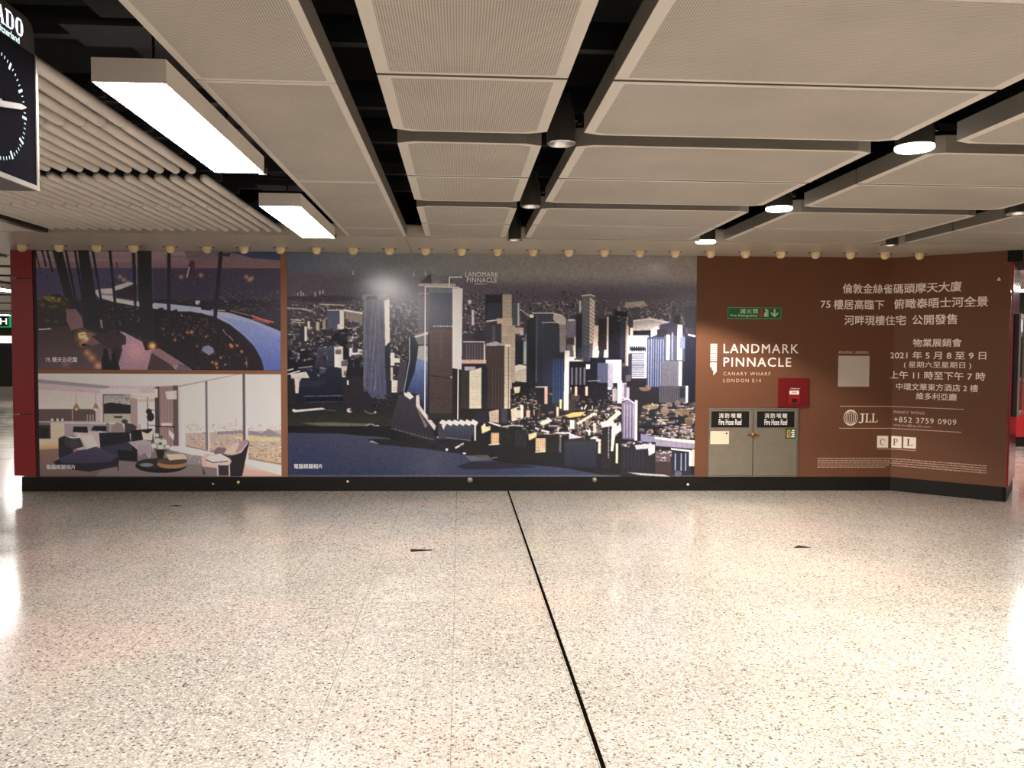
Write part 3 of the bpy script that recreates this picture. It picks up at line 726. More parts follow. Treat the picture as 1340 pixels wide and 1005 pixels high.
# ---------------------------------------------------------------- printed pictures: painted as point colours on fine flat meshes
class Art:
    """a small painter; coordinates in print units, origin top left of the whole left-hand print run"""
    def __init__(s, x0, y0, x1, y1, k=3):
        s.x0, s.y0, s.k = x0, y0, k
        s.w, s.h = int((x1 - x0) * k), int((y1 - y0) * k)
        s.a = np.zeros((s.h, s.w, 3), np.float32)
        s.rng = np.random.RandomState(5)
    def poly(s, pts, c, a=1.0):
        k = s.k; P_ = [((x - s.x0) * k, (y - s.y0) * k) for x, y in pts]
        xs = [p[0] for p in P_]; ys = [p[1] for p in P_]
        i0, i1 = max(0, int(min(xs))), min(s.w, int(max(xs)) + 2); j0, j1 = max(0, int(min(ys))), min(s.h, int(max(ys)) + 2)
        if i0 >= i1 or j0 >= j1: return
        X, Y = np.meshgrid(np.arange(i0, i1) + .5, np.arange(j0, j1) + .5)
        ins = np.zeros(X.shape, bool); n = len(P_)
        for q in range(n):
            xa, ya = P_[q]; xb, yb = P_[(q + 1) % n]
            if ya == yb: continue
            cr = ((ya > Y) != (yb > Y)) & (X < (xb - xa) * (Y - ya) / (yb - ya) + xa)
            ins ^= cr
        v = s.a[j0:j1, i0:i1]
        if isinstance(c, tuple) and len(c) == 2:           # top colour, bottom colour
            t = ((Y - min(ys)) / max(1e-6, max(ys) - min(ys)))[..., None]
            cc = np.array(c[0]) * (1 - t) + np.array(c[1]) * t
        else: cc = np.broadcast_to(np.array(c, np.float32), v.shape)
        v[ins] = v[ins] * (1 - a) + cc[ins] * a
    def rect(s, x0, y0, x1, y1, c, a=1.0): s.poly([(x0, y0), (x1, y0), (x1, y1), (x0, y1)], c, a)
    def line(s, pts, c, w=1.0, a=1.0):
        for (xa, ya), (xb, yb) in zip(pts, pts[1:]):
            L_ = math.hypot(xb - xa, yb - ya) or 1; nx, ny = -(yb - ya) / L_ * w / 2, (xb - xa) / L_ * w / 2
            s.poly([(xa + nx, ya + ny), (xb + nx, yb + ny), (xb - nx, yb - ny), (xa - nx, ya - ny)], c, a)
    def ell(s, cx, cy, rx, ry, c, a=1.0): s.poly([(cx + rx * cos(t * pi / 12), cy + ry * sin(t * pi / 12)) for t in range(24)], c, a)
    def glow(s, cx, cy, r, c, a=1.0):
        k = s.k; i0, i1 = max(0, int((cx - s.x0 - r) * k)), min(s.w, int((cx - s.x0 + r) * k)); j0, j1 = max(0, int((cy - s.y0 - r) * k)), min(s.h, int((cy - s.y0 + r) * k))
        if i0 >= i1 or j0 >= j1: return
        X, Y = np.meshgrid(np.arange(i0, i1) / k + s.x0, np.arange(j0, j1) / k + s.y0)
        t = np.clip(1 - np.hypot(X - cx, Y - cy) / r, 0, 1)[..., None] ** 1.6 * a
        s.a[j0:j1, i0:i1] = s.a[j0:j1, i0:i1] * (1 - t) + np.array(c) * t
    def hs(s, x0, y0, x1, y1, c, step, th, a=.6):          # horizontal bands
        y = y0
        while y < y1: s.rect(x0, y, x1, min(y + th, y1), c, a); y += step
    def vs(s, x0, y0, x1, y1, c, step, th, a=.6):
        x = x0
        while x < x1: s.rect(x, y0, min(x + th, x1), y1, c, a); x += step
    def bld(s, x0, y0, x1, y1, c, side=None, sx=0, win=None, top=None):
        """a block: front, lit right face sx wide, window rows"""
        s.rect(x0, y0, x1, y1, c)
        if win: s.hs(x0 + .4, y0 + 1.2, x1 - .4, y1 - .5, win, 1.7, .7, .5)
        if side: s.rect(x1, y0, x1 + sx, y1, side)
        if top: s.rect(x0, y0 - .9, x1 + sx, y0 + .3, top)
    def clutter(s, x0, y0, x1, y1, n, w0, w1, h0, h1, lights, darks, a=.85):
        R_ = s.rng
        ys = np.sort(R_.uniform(y0, y1, n))
        for y in ys:
            x = R_.uniform(x0, x1); w_ = R_.uniform(w0, w1); h_ = R_.uniform(h0, h1)
            d = darks[R_.randint(len(darks))]; l_ = lights[R_.randint(len(lights))]; j = R_.uniform(.8, 1.12)
            s.rect(x, y, x + w_, y + h_, tuple(np.array(d) * j), a)
            q = R_.rand()
            if q < .45: s.poly([(x - .3, y), (x + w_ * .3, y - h_ * .28), (x + w_ * 1.2, y - h_ * .22), (x + w_, y + .4)], tuple(np.array(l_) * j), a)
            if q > .30: s.rect(x + w_, y - h_ * .1, x + w_ * 1.35, y + h_ * .8, tuple(np.array(l_) * R_.uniform(.75, 1.1)), a)
    def grain(s, amp, cell=1):
        n = s.rng.normal(0, amp, (s.h // (cell * s.k) + 2, s.w // (cell * s.k) + 2))
        n = np.repeat(np.repeat(n, cell * s.k, 0), cell * s.k, 1)[:s.h, :s.w]
        s.a *= (1 + n[..., None])
    def sample(s, X, Y):
        """box-filtered, bilinear"""
        a = s.a
        b = a.copy(); b[1:] += a[:-1]; b[:-1] += a[1:]; b /= 3
        c = b.copy(); c[:, 1:] += b[:, :-1]; c[:, :-1] += b[:, 1:]; c /= 3
        fx = np.clip((X - s.x0) * s.k - .5, 0, s.w - 1.001); fy = np.clip((Y - s.y0) * s.k - .5, 0, s.h - 1.001)
        ix, iy = fx.astype(int), fy.astype(int); tx, ty = (fx - ix)[..., None], (fy - iy)[..., None]
        return (c[iy, ix] * (1 - tx) + c[iy, ix + 1] * tx) * (1 - ty) + (c[iy + 1, ix] * (1 - tx) + c[iy + 1, ix + 1] * tx) * ty

def print_sheet(name, art, s0, s1, zb, zt, ytl, ytr, yb, parent, gain=1.0, d=.004, gamma=1.0, den=1.45):
    xa, xb = art.x0, art.x0 + art.w / art.k
    nx, ny = int((xb - xa) * den), int((yb - ytl) * den)
    T, V = np.meshgrid(np.linspace(0, 1, nx + 1), np.linspace(0, 1, ny + 1))
    Y0 = 9.469 - .029 * s0; Y1 = 9.469 - .029 * s1
    g = T * Y1 / ((1 - T) * Y0 + T * Y1)
    px = xa + (xb - xa) * g
    py = (ytl + (ytr - ytl) * g) + V * (yb - (ytl + (ytr - ytl) * g))
    col = np.clip(art.sample(px, py) / 255.0, 0, 1)
    col = np.where(col <= .04045, col / 12.92, ((col + .055) / 1.055) ** 2.4)
    col = np.clip(col ** gamma * gain, 0, .92)
    s_ = s0 + (s1 - s0) * T; z_ = zt + (zb - zt) * V
    pos = np.stack([WA.x + WD.x * s_ + WN.x * d, WA.y + WD.y * s_ + WN.y * d, z_], -1).reshape(-1, 3)
    inv = np.array(frame_of(parent).inverted())
    pos = pos @ inv[:3, :3].T + inv[:3, 3]
    idx = np.arange((nx + 1) * (ny + 1)).reshape(ny + 1, nx + 1)
    q = np.stack([idx[:-1, :-1], idx[1:, :-1], idx[1:, 1:], idx[:-1, 1:]], -1).reshape(-1, 4)
    me = bpy.data.meshes.new(name)
    me.vertices.add(len(pos)); me.vertices.foreach_set('co', pos.astype(np.float32).ravel())
    me.loops.add(q.size); me.loops.foreach_set('vertex_index', q.ravel().astype(np.int32))
    me.polygons.add(len(q)); me.polygons.foreach_set('loop_start', np.arange(0, q.size, 4, dtype=np.int32))
    me.update(calc_edges=True)
    ca = me.color_attributes.new('print', 'FLOAT_COLOR', 'POINT')
    ca.data.foreach_set('color', np.concatenate([col.reshape(-1, 3), np.ones((len(pos), 1))], 1).astype(np.float32).ravel())
    me.materials.append(M_vinyl)
    o = bpy.data.objects.new(name, me); COL.objects.link(o); o.parent = parent
    return o
M_vinyl = mat('printed_vinyl', (128, 128, 128), 0.20, bump=0.10, bscale=260)
_nt = M_vinyl.node_tree; _at = _nt.nodes.new('ShaderNodeAttribute'); _at.attribute_name = 'print'
_nt.links.new(_at.outputs['Color'], _nt.nodes['Principled BSDF'].inputs['Base Color'])

CREAM = [(208, 198, 178), (176, 166, 150), (150, 140, 128), (220, 212, 200), (128, 120, 114)]
DARK = [(34, 34, 44), (46, 42, 48), (26, 28, 38), (60, 54, 58), (72, 64, 66)]
MID = [(128, 120, 122), (104, 98, 106), (150, 140, 136)]

def paint_city():
    A = Art(376, 331, 911, 624); r = A.rect; p = A.poly; b = A.bld; l = A.line
    X, Y = np.meshgrid(np.linspace(376, 911, A.w), np.linspace(331, 624, A.h))
    def ramp(v, ks, cs): return np.stack([np.interp(v, ks, [c[q] for c in cs]) for q in range(3)], -1)
    sky = ramp(X, [376, 440, 560, 700, 911], [(92, 106, 126), (112, 122, 132), (124, 130, 126), (130, 128, 118), (136, 128, 118)])
    gnd = ramp(Y, [331, 362, 374, 386, 400, 430, 470, 624], [(104, 100, 104), (92, 88, 96), (88, 82, 93), (80, 74, 86), (72, 64, 74), (58, 52, 60), (44, 42, 50), (28, 30, 38)])
    hz = np.where(X > 640, 366 + (X - 640) * .004, 353 + (X - 376) * .03)
    t = np.clip((Y - hz + 9) / 22, 0, 1)[..., None]; t = t * t * (3 - 2 * t)
    A.a[:] = sky * (1 - t) + gnd * t
    # far haze city, growing towards the river
    A.clutter(376, 362, 640, 384, 420, .8, 2.4, .5, 1.2, [(126, 120, 128), (150, 144, 146), (110, 104, 116)], [(62, 60, 70), (76, 72, 82)], .6)
    A.clutter(640, 370, 911, 394, 260, 1, 5, .4, 1.0, [(128, 124, 122), (116, 110, 110)], [(70, 66, 72), (58, 54, 62)], .5)
    A.clutter(376, 383, 640, 402, 420, 1, 3, .8, 2.0, [(168, 160, 152), (138, 130, 132), (150, 140, 138)], [(48, 42, 50), (60, 54, 60)], .75)
    A.clutter(665, 392, 911, 414, 330, 1, 3, .8, 2.2, [(170, 162, 148), (132, 126, 124)], [(44, 40, 46), (56, 52, 58)], .8)
    A.ell(420, 391, 52, 4, (46, 40, 48), .55); A.ell(790, 387, 100, 4.5, (62, 56, 66), .35)
    A.clutter(376, 398, 480, 430, 210, 1.5, 5, 1, 3, CREAM[:3], [(52, 48, 50), (66, 60, 58), (40, 38, 44)], .8)
    A.clutter(500, 396, 560, 440, 190, 1.5, 4, 1, 3, [(176, 162, 160), (150, 138, 140)], [(66, 56, 64), (48, 42, 52)], .8)
    A.clutter(376, 426, 480, 470, 150, 2, 6, 2, 4.5, CREAM, DARK, .85)
    A.clutter(505, 438, 530, 500, 60, 2, 4, 2, 4, CREAM, DARK, .85)
    A.clutter(600, 380, 760, 440, 240, 1.6, 5, 1, 3.4, [(132, 122, 124), (112, 104, 110)], [(60, 52, 62), (48, 42, 52)], .7)
    for x, y, w_ in ((376, 403, 26), (417, 398, 32), (396, 405, 12), (448, 407, 24), (450, 411, 22), (380, 418, 14), (382, 421, 16)): A.line([(x, y), (x + w_, y + 1.4)], (196, 188, 166), 1.4, .85)
    for x, y, h_ in ((393, 381, 7), (396, 383, 4), (411, 382, 6), (417, 380, 6), (421, 380, 5), (389, 383, 4)): r(x, y, x + 1.6, y + h_, (160, 158, 152))
    for x, y in ((460, 355), (538, 356), (553, 355)): p([(x - .7, y + 5), (x, y - 2), (x + .9, y + 5)], (196, 194, 192))
    # left group
    b(427, 406, 443, 430, (72, 82, 104), (218, 204, 180), 5.5, None, (196, 190, 178))
    r(432, 430, 453, 472, (26, 27, 38)); r(440, 424, 446, 431, (205, 196, 174))
    b(391, 427, 398, 446, (38, 42, 56), (222, 212, 188), 3); b(402, 420, 405, 430, (200, 190, 150)); b(413, 421, 417, 432, (176, 160, 124)); b(421, 418, 425, 431, (150, 134, 110), (60, 54, 56), 2)
    p([(450, 405), (472, 409), (472, 424), (450, 417)], (128, 116, 108)); p([(448, 404), (472, 409), (472, 411), (448, 407)], (206, 196, 170))
    r(376, 458, 414, 492, (24, 30, 42)); A.clutter(378, 450, 414, 472, 26, 2, 6, 1.5, 3, CREAM, DARK)
    r(404, 470, 474, 492, (30, 32, 44))
    p([(414, 456), (436, 453), (437, 480), (410, 481)], ((70, 76, 94), (48, 54, 72))); A.hs(412, 458, 436, 480, (44, 50, 68), 2.2, .9, .7)
    p([(436, 452), (447, 453), (447, 470), (453, 474), (452, 480), (436, 480)], (222, 212, 188)); A.clutter(416, 451, 440, 455, 10, 2, 4, 1, 1.6, [(232, 226, 214)], DARK)
    A.hs(437, 455, 447, 470, (176, 164, 144), 2, .6, .5)
    p([(441, 480), (453, 474), (450, 493), (442, 493)], (214, 202, 176)); A.hs(442, 476, 451, 493, (150, 140, 124), 2, .7, .6); r(452, 497, 454, 503, (232, 224, 206))
    A.clutter(505, 440, 520, 460, 8, 3, 5, 2, 4, CREAM, DARK)
    p([(455, 455), (472, 457), (472, 462), (455, 466)], (222, 212, 194)); r(459, 455, 466, 461, (60, 60, 70)); b(453, 440, 461, 446, (204, 196, 168))
    # wide low block by the lawn
    p([(388, 482), (445, 481), (448, 528), (386, 528)], ((36, 42, 58), (24, 32, 50)))
    for k in range(5): l([(392, 497 + k * 2.1), (412, 499 + k * 1.4), (424, 495 + k * 1.6)], (62, 70, 88), .6, .7)
    l([(396, 518), (447, 517)], (104, 110, 124), .9); l([(398, 526), (447, 525)], (78, 86, 104), .7)
    for k in range(9): r(401 + k * 5.2, 520, 403.6 + k * 5.2, 525, (14, 16, 26))
    p([(380, 489), (400, 486), (404, 494), (381, 495)], (206, 196, 178)); p([(385, 494), (394, 494), (391, 500), (390, 514), (386, 514)], (198, 188, 170)); A.hs(381, 489, 402, 495, (156, 146, 132), 1.6, .5, .6)
    l([(374, 485), (384, 482)], (196, 190, 180), 1.6); l([(374, 490), (392, 485)], (204, 196, 184), 1.6); l([(390, 481), (408, 479)], (140, 140, 140), 1.4)
    MIDS = [(118, 110, 120), (96, 90, 102), (146, 136, 134), (130, 122, 124)]; DKS = [(58, 54, 66), (74, 68, 78), (44, 44, 56)]
    A.clutter(500, 392, 560, 455, 40, 3, 7, 3, 9, MIDS, DKS, .7); A.clutter(600, 396, 760, 450, 90, 3, 8, 4, 12, MIDS, DKS, .7)
    A.clutter(770, 400, 911, 470, 80, 3, 8, 4, 12, MIDS, DKS, .7); A.clutter(376, 430, 480, 490, 40, 3, 8, 3, 8, MIDS, DKS, .7)
    # tall wavy tower
    p([(473, 391), (500, 390), (501, 480), (504, 523), (484, 520), (473, 505)], ((104, 104, 114), (70, 78, 104)))
    p([(471.5, 386), (502, 384), (506, 391), (472, 393)], (120, 116, 116)); p([(478, 388), (490, 386), (492, 392), (476, 392)], (56, 52, 60))
    rr = np.random.RandomState(2)
    for k in range(22):
        x = 474 + rr.uniform(0, 26); pts = [(x + 1.6 * sin(q * .8 + k), 393 + q * 8.5) for q in range(15)]
        l(pts, (126, 128, 142) if k % 2 else (58, 62, 80), .6, .55)
    p([(500, 393), (506.5, 391), (507, 447), (501, 453)], (232, 214, 186)); p([(501, 453), (507, 447), (507, 515), (503, 523)], (38, 44, 62))
    b(508, 461, 513, 478, (222, 212, 186)); b(513, 468, 520, 474, (206, 198, 176)); b(508, 480, 511, 497, (186, 176, 160)); b(509.5, 497, 517, 513, (226, 214, 188)); A.hs(510, 499, 517, 512, (120, 110, 100), 2.6, .8, .6)
    p([(519, 474), (532, 470), (526, 512), (516, 514)], (66, 60, 74))
    A.clutter(484, 516, 524, 530, 30, 1.5, 4, 1, 3, [(80, 80, 90), (66, 64, 76)], [(26, 26, 36)])
    # lawn, shore and water
    p([(376, 528), (430, 534), (520, 538), (520, 560), (376, 556)], ((30, 34, 36), (48, 52, 40)))
    p([(384, 536), (420, 533), (425, 535), (384, 539)], (214, 206, 188)); l([(425, 536), (438, 537)], (110, 112, 90), 1.2, .7)
    p([(392, 553), (430, 552), (480, 554), (476, 558), (420, 557)], (98, 100, 70)); A.ell(455, 536.5, 3.4, 3, (192, 180, 170)); A.ell(457, 536, 1.6, 1.6, (60, 50, 54)); A.ell(384, 536.5, 2.2, 1.8, (236, 230, 222)); A.ell(488, 539, 1.6, 1.4, (180, 170, 166))
    l([(474, 537), (480, 540), (486, 541)], (140, 136, 130), 1); l([(473, 558), (482, 554), (492, 558)], (150, 146, 136), 1.4); A.ell(491, 557.5, 3, 1.8, (186, 180, 168))
    r(376, 557, 911, 624, (24, 26, 34))
    p([(376, 566), (440, 567), (500, 572), (545, 585), (600, 594), (660, 606), (735, 612), (800, 624), (376, 624)], ((60, 68, 92), (46, 56, 90)))
    A.glow(400, 600, 60, (42, 56, 104), .5); A.glow(560, 608, 50, (80, 84, 94), .45); r(376, 557, 478, 566, (24, 26, 34))
    p([(478, 574), (500, 574), (545, 578), (605, 592), (605, 594), (545, 586), (490, 581)], (28, 30, 40)); p([(595, 610), (612, 604), (650, 604), (700, 611), (640, 614), (604, 614)], (32, 36, 56)); p([(655, 594), (760, 606), (911, 622), (911, 612), (655, 590)], (24, 27, 34))
    p([(605, 596), (634, 595), (642, 601), (612, 603)], (104, 102, 100), .7); l([(640, 599), (648, 598)], (130, 128, 124), 1)
    r(376, 621.4, 911, 624, (88, 88, 90), .7); p([(480, 578), (484, 576), (492, 580), (493, 581), (486, 579)], (150, 150, 150)); l([(490, 573), (508, 573)], (72, 76, 84), .8)
    A.clutter(480, 530, 522, 560, 18, 2, 4, 1, 2, [(70, 66, 72)], [(28, 28, 36)])
    # riverside sheds below the marked tower
    p([(519, 516), (537, 517), (560, 556), (566, 574), (552, 574), (510, 560), (508, 552)], ((66, 60, 70), (40, 38, 50))); A.hs(512, 520, 540, 556, (52, 48, 60), 2.4, .7, .6)
    for k in range(11): r(514 + k * 5, 557 + k * 1.4, 515 + k * 5, 565 + k * 1.4, (70, 68, 86), .7)
    l([(508, 560), (564, 575)], (104, 96, 104), 1)
    p([(541, 517), (545, 516), (546, 530), (567, 557), (565, 563), (541, 531)], (206, 190, 182)); p([(541, 531), (556, 556), (553, 560), (539, 527)], (120, 106, 108)); p([(525, 513), (532, 512), (538, 519), (533, 522), (526, 517)], (228, 222, 214))
    l([(568, 572), (578, 571)], (178, 176, 176), 1.6)
    # pyramid-roofed tower and the curved blue one
    r(543, 372, 558, 436, (86, 80, 92)); A.hs(543, 376, 558, 436, (120, 112, 120), 2.2, .8, .6); p([(545, 370), (560, 358), (561, 371)], (36, 32, 42)); p([(560, 358), (574, 370), (561, 371)], (108, 108, 112)); r(544, 371, 592, 374.4, (176, 162, 148))
    l([(543, 384), (557, 384)], (176, 168, 164), .8)
    p([(541, 436), (556, 433), (556, 450), (538, 450)], (112, 114, 106)); p([(538, 440), (556, 434), (556, 437), (541, 441)], (200, 192, 180))
    p([(533, 441), (538, 440), (545, 452), (541, 485), (529, 514), (524, 512)], (34, 40, 60)); p([(544, 452), (556, 452), (556, 472), (542, 470)], (160, 158, 148)); p([(542, 469), (556, 472), (556, 537), (552, 537), (545, 516), (529, 512), (539, 486)], ((96, 128, 176), (30, 42, 84)))
    A.hs(540, 473, 556, 485, (140, 164, 200), 3, .7, .5); l([(532.6, 441), (532.6, 470), (525, 512)], (180, 180, 182), .9)
    A.clutter(600, 400, 632, 440, 80, 1.4, 4, 1, 3, [(196, 182, 176), (160, 148, 146)], [(74, 62, 72), (54, 46, 56)])
    # buildings between
    r(600, 436, 632, 478, (58, 54, 66)); b(602, 447, 630, 474, (66, 58, 66), None, 0, None, (220, 212, 200)); A.vs(606, 449, 630, 472, (118, 112, 120), 3.6, 1.4, .6); r(600, 470, 632, 475, (206, 160, 138)); r(629, 446, 631, 474, (206, 196, 186)); r(600, 476, 632, 479, (40, 34, 40)); r(616, 432, 630, 446, (48, 46, 60))
    r(600, 484, 610, 536, (56, 50, 50)); p([(610.5, 485), (626.5, 480), (626, 534), (610.5, 538)], (222, 208, 170))
    A.hs(611, 487, 626, 534, (150, 132, 100), 2.3, .8, .7); A.vs(612.5, 484, 625, 534, (226, 212, 178), 2.6, 1.1, .6)
    l([(616.5, 537), (616.5, 547)], (190, 180, 166), 1.6); r(604, 479, 618, 484, (168, 164, 166))
    r(631, 385, 654, 419, (32, 37, 48)); r(633, 396, 652, 417, (48, 54, 68)); r(653, 385, 665.5, 419, (168, 156, 130)); A.hs(653, 386, 665, 419, (126, 116, 98), 1.8, .6, .6); l([(632, 420), (655, 417)], (216, 204, 178), 1.6)
    r(646, 416, 670.5, 426, (176, 160, 132)); r(652, 424, 670, 508, (178, 162, 134)); A.hs(652, 426, 670, 508, (136, 122, 102), 1.7, .6, .7); r(666, 398, 674, 425, (70, 76, 88)); r(673, 396, 675.4, 426, (170, 170, 162))
    r(630, 423, 652, 450, (60, 56, 66)); r(640, 426, 644, 448, (84, 80, 90)); p([(632, 449), (645, 446), (656, 451), (632, 453)], (170, 162, 160)); r(632, 452, 656, 545, ((76, 60, 56), (44, 40, 42)))
    A.hs(633, 455, 656, 544, (92, 72, 66), 2.0, .6, .5); A.vs(640, 480, 655, 540, (96, 86, 76), 4, 1.1, .45); r(626, 479, 634, 544, (38, 40, 48))
    r(656, 451, 664, 534, (198, 184, 150)); A.hs(656, 453, 664, 534, (140, 126, 104), 2.2, .8, .6); r(661, 452, 662, 534, (84, 72, 62)); r(657, 450, 664, 453, (232, 216, 196))
    A.bld(670, 446, 681, 476, (32, 37, 48), (150, 166, 152), 4.5); r(670, 428, 681, 436, (206, 176, 160), .8); r(676, 431, 681, 438, (180, 170, 172)); p([(670, 478), (690, 479), (690, 500), (670, 498)], (190, 180, 154)); A.hs(670, 480, 690, 499, (130, 124, 108), 2.4, .8, .6); p([(670, 486), (670, 478), (676, 476), (690, 479)], (214, 204, 178))
    r(666, 500, 690, 526, (34, 28, 34)); p([(668, 506), (677, 505), (676, 513), (670, 514)], (196, 180, 150)); A.clutter(664, 514, 690, 524, 14, 2, 4, 1, 2, CREAM, DARK)
    A.clutter(676, 395, 760, 412, 90, 1, 3, 1, 2.4, [(150, 142, 146), (180, 172, 170)], [(44, 40, 50)])
    l([(676, 404), (690, 414)], (190, 184, 160), 1); r(689, 411, 694, 415, (236, 230, 224)); A.ell(610.5, 394.5, 2.3, 2.8, (196, 176, 172)); r(613, 405, 616, 425, (196, 186, 186))
    # the dark stepped tower
    p([(685, 420), (690, 416), (700, 413), (700, 506), (685, 506)], (28, 32, 42)); r(698, 410, 733, 506, ((48, 56, 72), (34, 38, 54))); A.vs(700, 412, 728, 500, (62, 72, 90), 6, .7, .6); r(708, 421, 728, 506, (40, 48, 64)); l([(698, 411), (698, 500)], (92, 98, 110), 1)
    p([(720, 410), (733, 412), (737, 416), (737, 460), (729, 460), (728, 424), (720, 418)], (168, 158, 144)); A.hs(728, 424, 737, 460, (70, 66, 70), 1.5, .7, .75); l([(692, 409), (720, 409), (732, 412)], (190, 184, 178), 1.2); l([(705, 421.5), (727, 421)], (200, 196, 190), 1)
    r(738, 418, 751, 474, ((112, 108, 122), (86, 84, 100))); A.ell(744, 418, 5, 1.4, (190, 186, 184)); r(737, 441, 749, 450, (70, 50, 56)); r(748, 440, 750.4, 452, (190, 180, 172)); p([(746, 451), (754, 452), (750, 468), (748, 468)], (204, 204, 170)); p([(747, 471), (760, 468), (760, 473), (748, 477)], (200, 194, 160))
    r(750, 410, 759, 466, (28, 30, 42)); p([(758, 387), (766, 385), (775, 387), (775, 470), (758, 466)], ((92, 96, 94), (62, 66, 78)))
    for k in range(17): p([(768, 388 + k * 5), (775, 394 + k * 5), (775, 398 + k * 5), (768, 392 + k * 5)], (206, 190, 160), .85); l([(760, 392 + k * 5), (767, 397 + k * 5)], (130, 132, 122), .7, .6)
    l([(757, 386.5), (768, 385), (775, 387)], (206, 200, 190), 1.2); r(754, 393, 756.6, 408, (170, 164, 156)); p([(752, 455), (775, 447), (775, 474), (752, 470)], (50, 54, 74), .7)
    p([(774, 425), (780, 425), (779, 467), (772, 468)], (206, 184, 164)); p([(776, 452), (782, 452), (780, 468), (773, 468)], (222, 206, 188))
    # dark pair with light edges
    r(780, 416, 792, 458, (42, 38, 42)); r(791, 414, 793.4, 470, (190, 172, 146)); p([(788, 457), (793, 457), (792, 472), (787, 472)], (226, 210, 190)); r(794, 413, 816, 474, (26, 29, 42)); r(802, 407, 818, 416, (12, 12, 18)); r(809, 418, 815, 470, (42, 44, 58)); r(816, 414, 819, 478, (134, 124, 106)); r(818, 425, 820, 478, (190, 176, 156))
    r(740, 472, 770, 506, (26, 26, 34))
    for k in range(4): r(744 + k * 5.6, 480, 746.6 + k * 5.6, 503, (92, 94, 110))
    r(764, 476, 769, 482, (222, 216, 186)); r(740, 466, 748, 472, (218, 202, 196)); r(769, 467, 795, 506, (24, 28, 44)); r(779, 474, 793, 500, (76, 82, 106)); A.vs(780, 475, 793, 500, (58, 64, 88), 2, .8, .6); l([(766, 498), (783, 497)], (150, 146, 140), 1)
    r(793, 472, 800, 508, (150, 148, 166)); r(800, 470, 811, 500, (232, 224, 206)); r(790, 470, 811, 474, (226, 210, 192)); r(793, 506, 799, 509, (206, 200, 200))
    # stadium roof and the lettered office
    A.clutter(800, 395, 900, 418, 110, 1.5, 4, 1.4, 3, [(186, 178, 160), (150, 142, 134)], [(50, 46, 54), (40, 38, 46)])
    p([(815, 395), (840, 393), (846, 400), (815, 402)], (160, 150, 124), .8); p([(826, 418), (850, 415), (878, 421), (872, 434), (826, 432)], (166, 156, 150)); p([(826, 418), (850, 415), (878, 421), (878, 423), (850, 417.6), (826, 420)], (206, 196, 182)); p([(862, 424), (880, 420), (884, 432), (860, 436)], (54, 48, 78)); p([(848, 432), (858, 426), (866, 434), (850, 440)], (228, 222, 206)); r(858, 430, 872, 442, (40, 38, 50))
    p([(823, 432), (850, 431), (850, 439), (821, 438)], (26, 28, 38)); r(820, 438, 847, 455, ((186, 190, 206), (150, 158, 182))); r(820, 452, 845, 494, (176, 180, 196)); r(822, 428, 826, 440, (214, 198, 170))
    rr = np.random.RandomState(9)
    for k in range(7): l([(822 + k * 3, 452), (823 + k * 3, 458), (824.6 + k * 3, 453), (825 + k * 3, 459)], (26, 26, 34), 1.3)
    A.hs(822, 461, 842, 492, (44, 48, 60), 2.3, 1.1, .85); r(820, 462, 825, 494, (48, 52, 66)); l([(826, 493), (843, 493)], (222, 216, 206), 1.6)
    r(845, 440, 870, 506, ((64, 72, 96), (50, 60, 92)))
    for k in range(7): r(847 + k * 3.2, 443, 848 + k * 3.2, 505, (166, 176, 206), .75)
    r(868, 438, 897, 472, (74, 80, 98)); r(871, 437, 875.4, 470, (228, 222, 214)); r(885.6, 424, 892.4, 470, (226, 216, 198)); r(878, 434, 880, 470, (130, 134, 150)); r(881, 412, 889, 422, (14, 12, 18)); r(889, 440, 896, 455, (110, 122, 150))
    b(865, 472, 888, 518, (110, 108, 118), (230, 222, 206), 4.5, (70, 68, 80)); A.vs(866, 473, 888, 516, (72, 70, 84), 3, .9, .5)
    r(896, 400, 911, 428, (44, 46, 66)); A.vs(898, 404, 911, 424, (66, 66, 84), 3, 1, .5); r(896, 437, 911, 532, ((36, 40, 62), (30, 32, 46))); l([(900, 437), (910, 439)], (206, 200, 190), 2.2); p([(862, 504), (900, 504), (901, 526), (862, 526)], (80, 78, 84)); A.vs(864, 505, 890, 525, (52, 50, 62), 3, 1.3, .6); r(898, 504, 901, 526, (214, 206, 196)); r(890, 505, 897, 520, (40, 46, 62))
    # low ground right of centre: roofs, gardens
    A.clutter(690, 506, 800, 524, 60, 2, 5, 1.5, 4, CREAM[:3] + MID, DARK)
    r(745, 505, 793, 530, (30, 30, 38)); A.clutter(745, 520, 800, 545, 40, 2, 5, 1, 3, MID, DARK)
    A.clutter(690, 530, 800, 572, 120, 3, 10, 2, 5, CREAM + [(204, 150, 112)], DARK + [(96, 68, 58), (110, 78, 66)])
    A.clutter(834, 525, 911, 572, 120, 3, 10, 1.8, 4.4, [(196, 178, 150), (170, 150, 130), (206, 190, 176), (120, 130, 160)], [(70, 58, 54), (96, 76, 60), (48, 44, 50), (60, 66, 70)])
    for x, y, rx, ry, c_ in ((843, 507, 8, 4, (150, 108, 82)), (870, 537, 6, 6, (150, 116, 92)), (893, 538, 9, 5, (120, 96, 66)), (850, 532, 11, 3, (150, 132, 90)), (887, 527, 4, 4, (130, 104, 96)), (903, 551, 6, 6, (116, 90, 64)), (876, 528, 3, 3, (120, 92, 90)), (750, 519, 6, 5, (96, 66, 60)), (700, 540, 6, 5, (60, 48, 44))): A.ell(x, y, rx, ry, c_, .75)
    p([(726, 520), (750, 522), (750, 540), (722, 536)], (60, 52, 48)); b(697, 506, 709, 528, (32, 34, 44), (200, 150, 134), 4, None, (190, 186, 190)); p([(736, 543), (748, 539), (764, 538), (757, 544), (742, 546)], (232, 180, 84)); l([(762, 535), (765, 529)], (230, 212, 170), 1.4)
